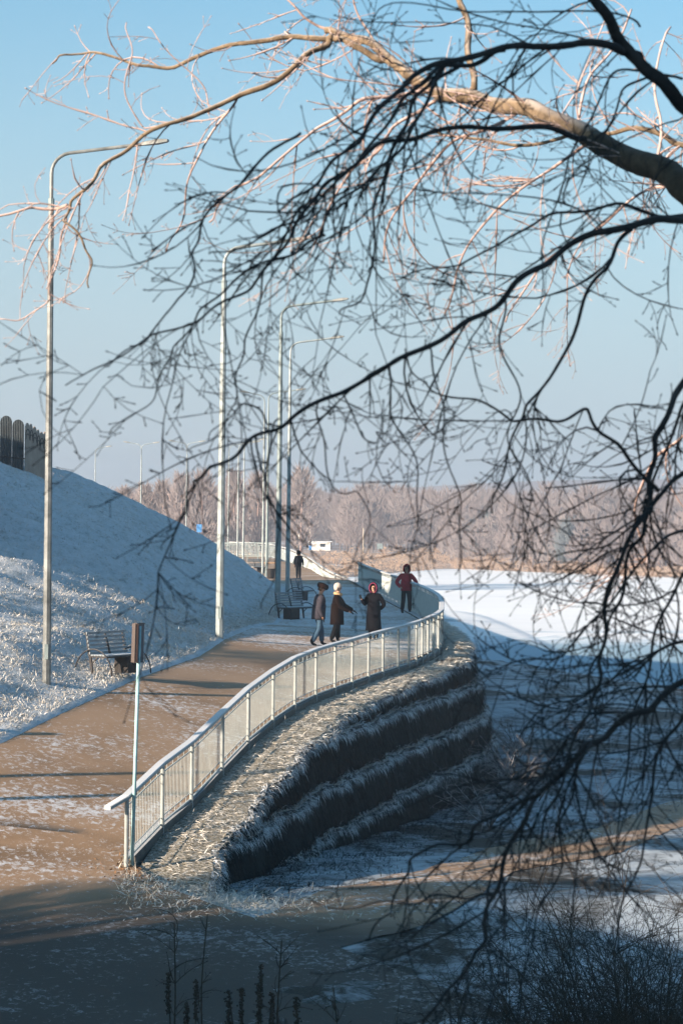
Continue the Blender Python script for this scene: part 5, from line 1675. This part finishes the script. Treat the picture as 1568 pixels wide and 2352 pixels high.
# ---- sunlit tree behind it: thick pale limb that starts in shade
tB = tree_root('bare_tree', P(1700, 1189, 11.0), 'leafless tree with a thick pale sunlit limb and rimed twigs, reaching across the sky')
tB.location.z = CAMZ - 3.6
trunk = MB()
x0 = tB.location.x
e0 = P(1640, 465, 10.4)
tp = catmull([Vector((x0 + 0.5, 11.0, CAMZ - 3.9)), Vector((x0 + 0.45, 10.9, CAMZ - 1.5)), Vector((x0 + 0.35, 10.7, CAMZ + 0.3)), Vector((e0.x + 0.12, 10.5, e0.z - 0.25)), Vector((e0.x + 0.1, 10.4, e0.z + 0.9))], 6)
trunk.tube(tp, [0.22 - 0.12 * i / (len(tp) - 1) for i in range(len(tp))], 12)
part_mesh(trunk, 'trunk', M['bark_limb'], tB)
B_LIMBS = [
    ([(1660, 480), (1600, 448), (1540, 402), (1480, 377), (1400, 340), (1330, 303), (1260, 266), (1200, 247), (1130, 235), (1060, 222), (1000, 208), (950, 180), (905, 142), (860, 105), (800, 80), (748, 68)], 10.4, 13.2, 36, 8, 2, (0.3, 1.0)),
    ([(905, 142), (870, 132), (820, 108), (770, 85), (700, 86), (620, 88), (540, 100), (450, 130), (380, 155), (330, 150), (260, 128), (200, 121), (150, 122), (120, 145)], 12.8, 13.6, 9, 1.8, 5, (0.15, 0.6)),
    ([(764, 84), (745, 100), (700, 132), (620, 188), (540, 225), (450, 261), (370, 291), (310, 325), (250, 372), (210, 412), (170, 460), (152, 490), (155, 515), (195, 560), (207, 600), (203, 660)], 12.9, 12.4, 8, 1.8, 5, (0.15, 0.7)),
    ([(155, 470), (100, 478), (50, 482), (-20, 496)], 12.6, 12.7, 4, 2.5, 5, (0.2, 0.5)),
    ([(152, 495), (140, 560), (118, 640), (110, 690), (60, 728), (0, 732)], 12.6, 12.7, 2.6, 1.3, 5, (0.1, 0.4)),
    ([(1055, -20), (1072, 60), (1080, 130), (1088, 205)], 12.6, 12.2, 7, 8, 3, (0.2, 0.6)),
    ([(1640, 350), (1568, 333), (1520, 308), (1450, 296), (1380, 305), (1300, 315), (1200, 330), (1100, 322), (1000, 300)], 13.4, 13.8, 8, 3, 5, (0.3, 0.9)),
    ([(1010, 212), (930, 214), (860, 224), (800, 246), (740, 290), (680, 330), (600, 400), (520, 450), (480, 510)], 12.7, 12.6, 5, 2, 5, (0.2, 0.8)),
    ([(1030, 218), (960, 250), (900, 300), (860, 350), (800, 400), (760, 470), (720, 560)], 12.6, 12.8, 4.5, 2, 5, (0.2, 0.8)),
    ([(1200, 250), (1100, 300), (1020, 340), (960, 420), (900, 500), (880, 600)], 12.5, 12.9, 4.5, 2, 5, (0.25, 0.9)),
    ([(1350, 320), (1280, 380), (1200, 430), (1120, 500), (1060, 600), (1020, 720)], 12.6, 13, 4, 2, 5, (0.25, 0.9)),
    ([(1568, 420), (1480, 440), (1400, 500), (1320, 560), (1230, 620), (1160, 740)], 13.0, 13.4, 4, 2, 5, (0.25, 0.9)),
    ([(545, 222), (500, 290), (450, 360), (430, 440), (410, 520), (380, 580)], 12.8, 12.9, 3, 1.5, 5, (0.15, 0.5)),
    ([(370, 291), (330, 290), (290, 220), (300, 120), (290, 50)], 12.8, 12.9, 2, 1.3, 4, (0.1, 0.4)),
    ([(800, 80), (740, 60), (690, 30), (640, -20)], 13.2, 13.3, 4, 2, 6, (0.2, 0.6)),
    ([(860, 105), (830, 40), (800, -20)], 13.2, 13.3, 3, 2, 6, (0.2, 0.6)),
    ([(1568, 1000), (1500, 1060), (1460, 1160), (1480, 1280), (1420, 1320)], 12.6, 13.0, 4, 2, 4, (0.2, 0.6)),
    ([(1330, 303), (1340, 200), (1400, 120), (1450, 20)], 12.4, 12.9, 4, 2.2, 5, (0.2, 0.6)),
    ([(1500, 385), (1520, 280), (1500, 180), (1540, 60)], 12.4, 12.9, 4, 2.2, 5, (0.2, 0.6)),
    ([(480, 260), (470, 200), (390, 120), (340, 60)], 13.0, 13.1, 1.8, 1.3, 4, (0.1, 0.35)),
]
tw = MB()
for li, (px, Y0, Y1, h0, h1, dens, Lr) in enumerate(B_LIMBS):
    pts = catmull(trace(px, Y0, Y1, 0.03), 7)
    for i in range(1, len(pts) - 1):
        pts[i] = pts[i] + Vector((.009 * math.sin(i * 0.55 + li * 2.1), RT.gauss(0, .003), .009 * math.sin(i * 0.43 + li)))
    r0, r1 = px2m(h0, Y0), px2m(h1, Y1)
    one = MB()
    rad = limb_tube(one, pts, r0, r1, 12 if li == 0 else 7, 0.035 if li == 0 else 0.06, li + 50)
    if li == 0:      # shade painted as darker bark near the fork, pale bark further out
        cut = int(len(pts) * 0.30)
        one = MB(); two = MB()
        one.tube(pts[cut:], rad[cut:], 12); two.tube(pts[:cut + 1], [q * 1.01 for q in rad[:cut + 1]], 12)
        part_mesh(two, 'limb', M['bark_limb_shade'], tB)
    part_mesh(one, 'limb', M['bark_limb'] if h0 > 5.5 else M['bark_twig'], tB)
    dress(tw, pts, rad, dens * (1.9 if px[0][0] > 950 else 1.4), Lr, 0.0048, 2, 1.2, 1.1, RT, bias=(-0.3, 0, -0.25))
part_mesh(tw, 'twigs', M['bark_twig'], tB)
print('B twigs faces', len(tw.f))

# ---- low shrub against the terraced wall
def shrub(name, base, n, L, r, mat, label, spread=0.5, level=2, cat='shrub', lean=(0, 0, 0), group=None):
    root = empty(name, base); tag(root, label, cat, group)
    st = MB(); t2 = MB()
    for k in range(n):
        a = RT.uniform(0, 2 * math.pi)
        d = Vector((math.cos(a) * spread + lean[0], math.sin(a) * spread + lean[1], 1)).normalized()
        ll = RT.uniform(0.6, 1.0) * L
        seg = 10; p = Vector((RT.gauss(0, .05), RT.gauss(0, .05), -0.05)); pts = [p]; dd = d
        for i in range(seg):
            dd = (dd + Vector((RT.gauss(0, .07), RT.gauss(0, .07), -0.03))).normalized(); pts.append(pts[-1] + dd * ll / seg)
        rad = [r * (1 - 0.7 * i / seg) for i in range(seg + 1)]
        st.tube(pts, rad, 5)
        dress(t2, pts, rad, 5 if level > 1 else 6, (L * 0.12, L * 0.45), r * 0.5, level - 1, -0.1, 0.2, RT, tmin=0.25)
    st.build('stems', mat, root, True)
    t2.build('twigs', mat, root, True)
    return root
M['shrub'] = bark('frosted_shrub', (0.06, 0.05, 0.045), (0.16, 0.13, 0.12), 0.8, (0.5, 0.5, 0.52), 0.1)
for (x, y, n, L, lab) in [(1120, 1905, 9, 2.6, 'frosted shrub at the foot of the wall, left of the track bend'),
                           (1230, 1840, 10, 2.8, 'frosted tangle of bushes right of the terraced wall'),
                           (1190, 1740, 9, 2.4, 'rimed bush behind the wall corner on the river flat')]:
    q = hit(x, y, f=lambda X, Y: float(z_low(X, Y)))
    shrub('frosted_shrub', q, n, L, 0.022, M['shrub'], lab, 0.8, 2, 'shrub', (-0.25, 0, 0), 'frosted shrubs below the wall')

# ---- weeds at the bottom edge
def weed(x, ytop, Y, lab, kind):
    b = P(x, 2380, Y); t = P(x + RT.uniform(-15, 15), ytop, Y)
    g = np.interp(Y, PZ_Y, PZ_Z) + CAMZ
    base = Vector((b.x, Y, g))
    root = empty('dry_weed', base); tag(root, lab, 'weed', 'dry weeds along the bottom edge')
    v = t - base
    m = MB(); pts = [Vector((0, 0, -0.05)), v * 0.35 + Vector((RT.gauss(0, .03), 0, 0)), v * 0.7 + Vector((RT.gauss(0, .03), 0, 0)), v]
    pts = catmull(pts, 5)
    m.tube(pts, [0.012 - 0.006 * i / (len(pts) - 1) for i in range(len(pts))], 5)
    m.build('stem', M['stalk'], root, True)
    m = MB()
    if kind == 'spike':
        for i in range(120):
            t_ = RT.uniform(0.80, 1.0); p = v * t_; m.ellipsoid(p + Vector((RT.gauss(0, .012), RT.gauss(0, .012), 0)), (0.010, 0.010, 0.015), 5, 3)
        m.build('seed_head', M['stalk'], root)
    else:
        for i in range(16):
            t_ = RT.uniform(0.35, 0.98); k = min(len(pts) - 2, int(t_ * (len(pts) - 1)))
            a = RT.choice((-1, 1)); twig(m, pts[k], Vector((a * 0.6, RT.gauss(0, .4), 0.8)), RT.uniform(0.12, 0.4), 0.005, 1, -0.2, 0.3, RT)
        m.build('foliage', M['stalk'], root)
    return root
wd = [(395, 2235, 'spike'), (412, 2120, 'branch'), (463, 2100, 'branch'), (450, 2250, 'spike'), (527, 2275, 'spike'), (548, 2270, 'spike'), (607, 2215, 'spike'), (598, 2260, 'spike'),
      (645, 2160, 'branch'), (625, 2280, 'spike'), (690, 2290, 'spike'), (760, 2270, 'branch'), (435, 2300, 'spike')]
names = ['dry weed with a dark seed spike, leftmost of the spikes at the bottom edge', 'thin branched weed in front of the road, leftmost of the two tall ones', 'tallest branched weed at the bottom edge, left of centre', 'low seed spike between the two tall branched weeds',
         'seed spike right of the tall branched weed, first of a close pair', 'seed spike right of the tall branched weed, second of a close pair', 'tallest dark seed spike at the bottom edge', 'seed spike leaning beside the tallest one',
         'blurred thin branched weed right of the tallest seed spike', 'short seed spike right of the tallest one', 'short lone seed spike near the bottom centre', 'branched weed just left of the low bushes', 'shortest seed spike at the bottom left']
for (x, yt, k), lab in zip(wd, names):
    weed(x, yt, 22.0 + RT.uniform(-1, 1), lab, k)
# dark thicket in the bottom right corner
for i, (x, Y, n, L, lab) in enumerate([(1230, 24.5, 26, 2.3, 'dark bush in the bottom right, left end of the thicket'), (1330, 24.0, 30, 2.7, 'dark bush second from the left in the bottom right thicket'),
                       (1430, 25.0, 34, 3.1, 'dark bush in the middle of the bottom right thicket'), (1530, 25.5, 38, 3.7, 'tall dark bush in the bottom right corner'), (1120, 23.0, 16, 2.0, 'low twiggy bush at the bottom edge right of centre')]):
    g = float(np.interp(Y, PZ_Y, PZ_Z)) + CAMZ
    px_ = P(x, 2300, Y)
    shrub('thicket_bush', Vector((px_.x, Y, g)), n, L, 0.013, M['stalk'], lab, 0.45, 2, 'bush', (0, 0, 0), 'thicket of bushes in the bottom right')
T = ground_blades(60000, (1.3, 7.5), (22.5, 31.5), lambda X, Y: z_up(X, Y), lambda X, Y: np.clip(pat(X, Y, 2.2) + 0.1, 0, 1) * np.clip((X - 1.6) / 1.5, 0, 1), (0.3, 1.5), (0.006, 0.014), 1.2, 0.22, (0.1, 0.6))
M['weedy'] = leafy('dark_dry_grass', [(0.3, (0.02, 0.016, 0.011)), (0.6, (0.07, 0.055, 0.035)), (0.85, (0.2, 0.19, 0.17))], 5.0)
o = tris_obj('dry_grass', T, M['weedy']); tag(o, 'tall dark dry grass in the bottom right corner', 'grass', kind='stuff')

# ---------------------------------------------------------------- frosty air
m = MB(); m.box((0, 900, 17.5), (2600, 2200, 57)); 
hz = m.build('haze', bpy.data.materials.new('haze')); hm = hz.data.materials[0]; hm.use_nodes = True; nt = hm.node_tree
nt.nodes.clear()
o_ = nt.nodes.new('ShaderNodeOutputMaterial'); pv = nt.nodes.new('ShaderNodeVolumePrincipled')
pv.inputs['Color'].default_value = (0.86, 0.90, 0.96, 1); pv.inputs['Density'].default_value = 0.0007; pv.inputs['Anisotropy'].default_value = 0.65
nt.links.new(pv.outputs[0], o_.inputs['Volume'])
tag(hz, 'pale frosty haze over the river valley', 'haze', kind='stuff')
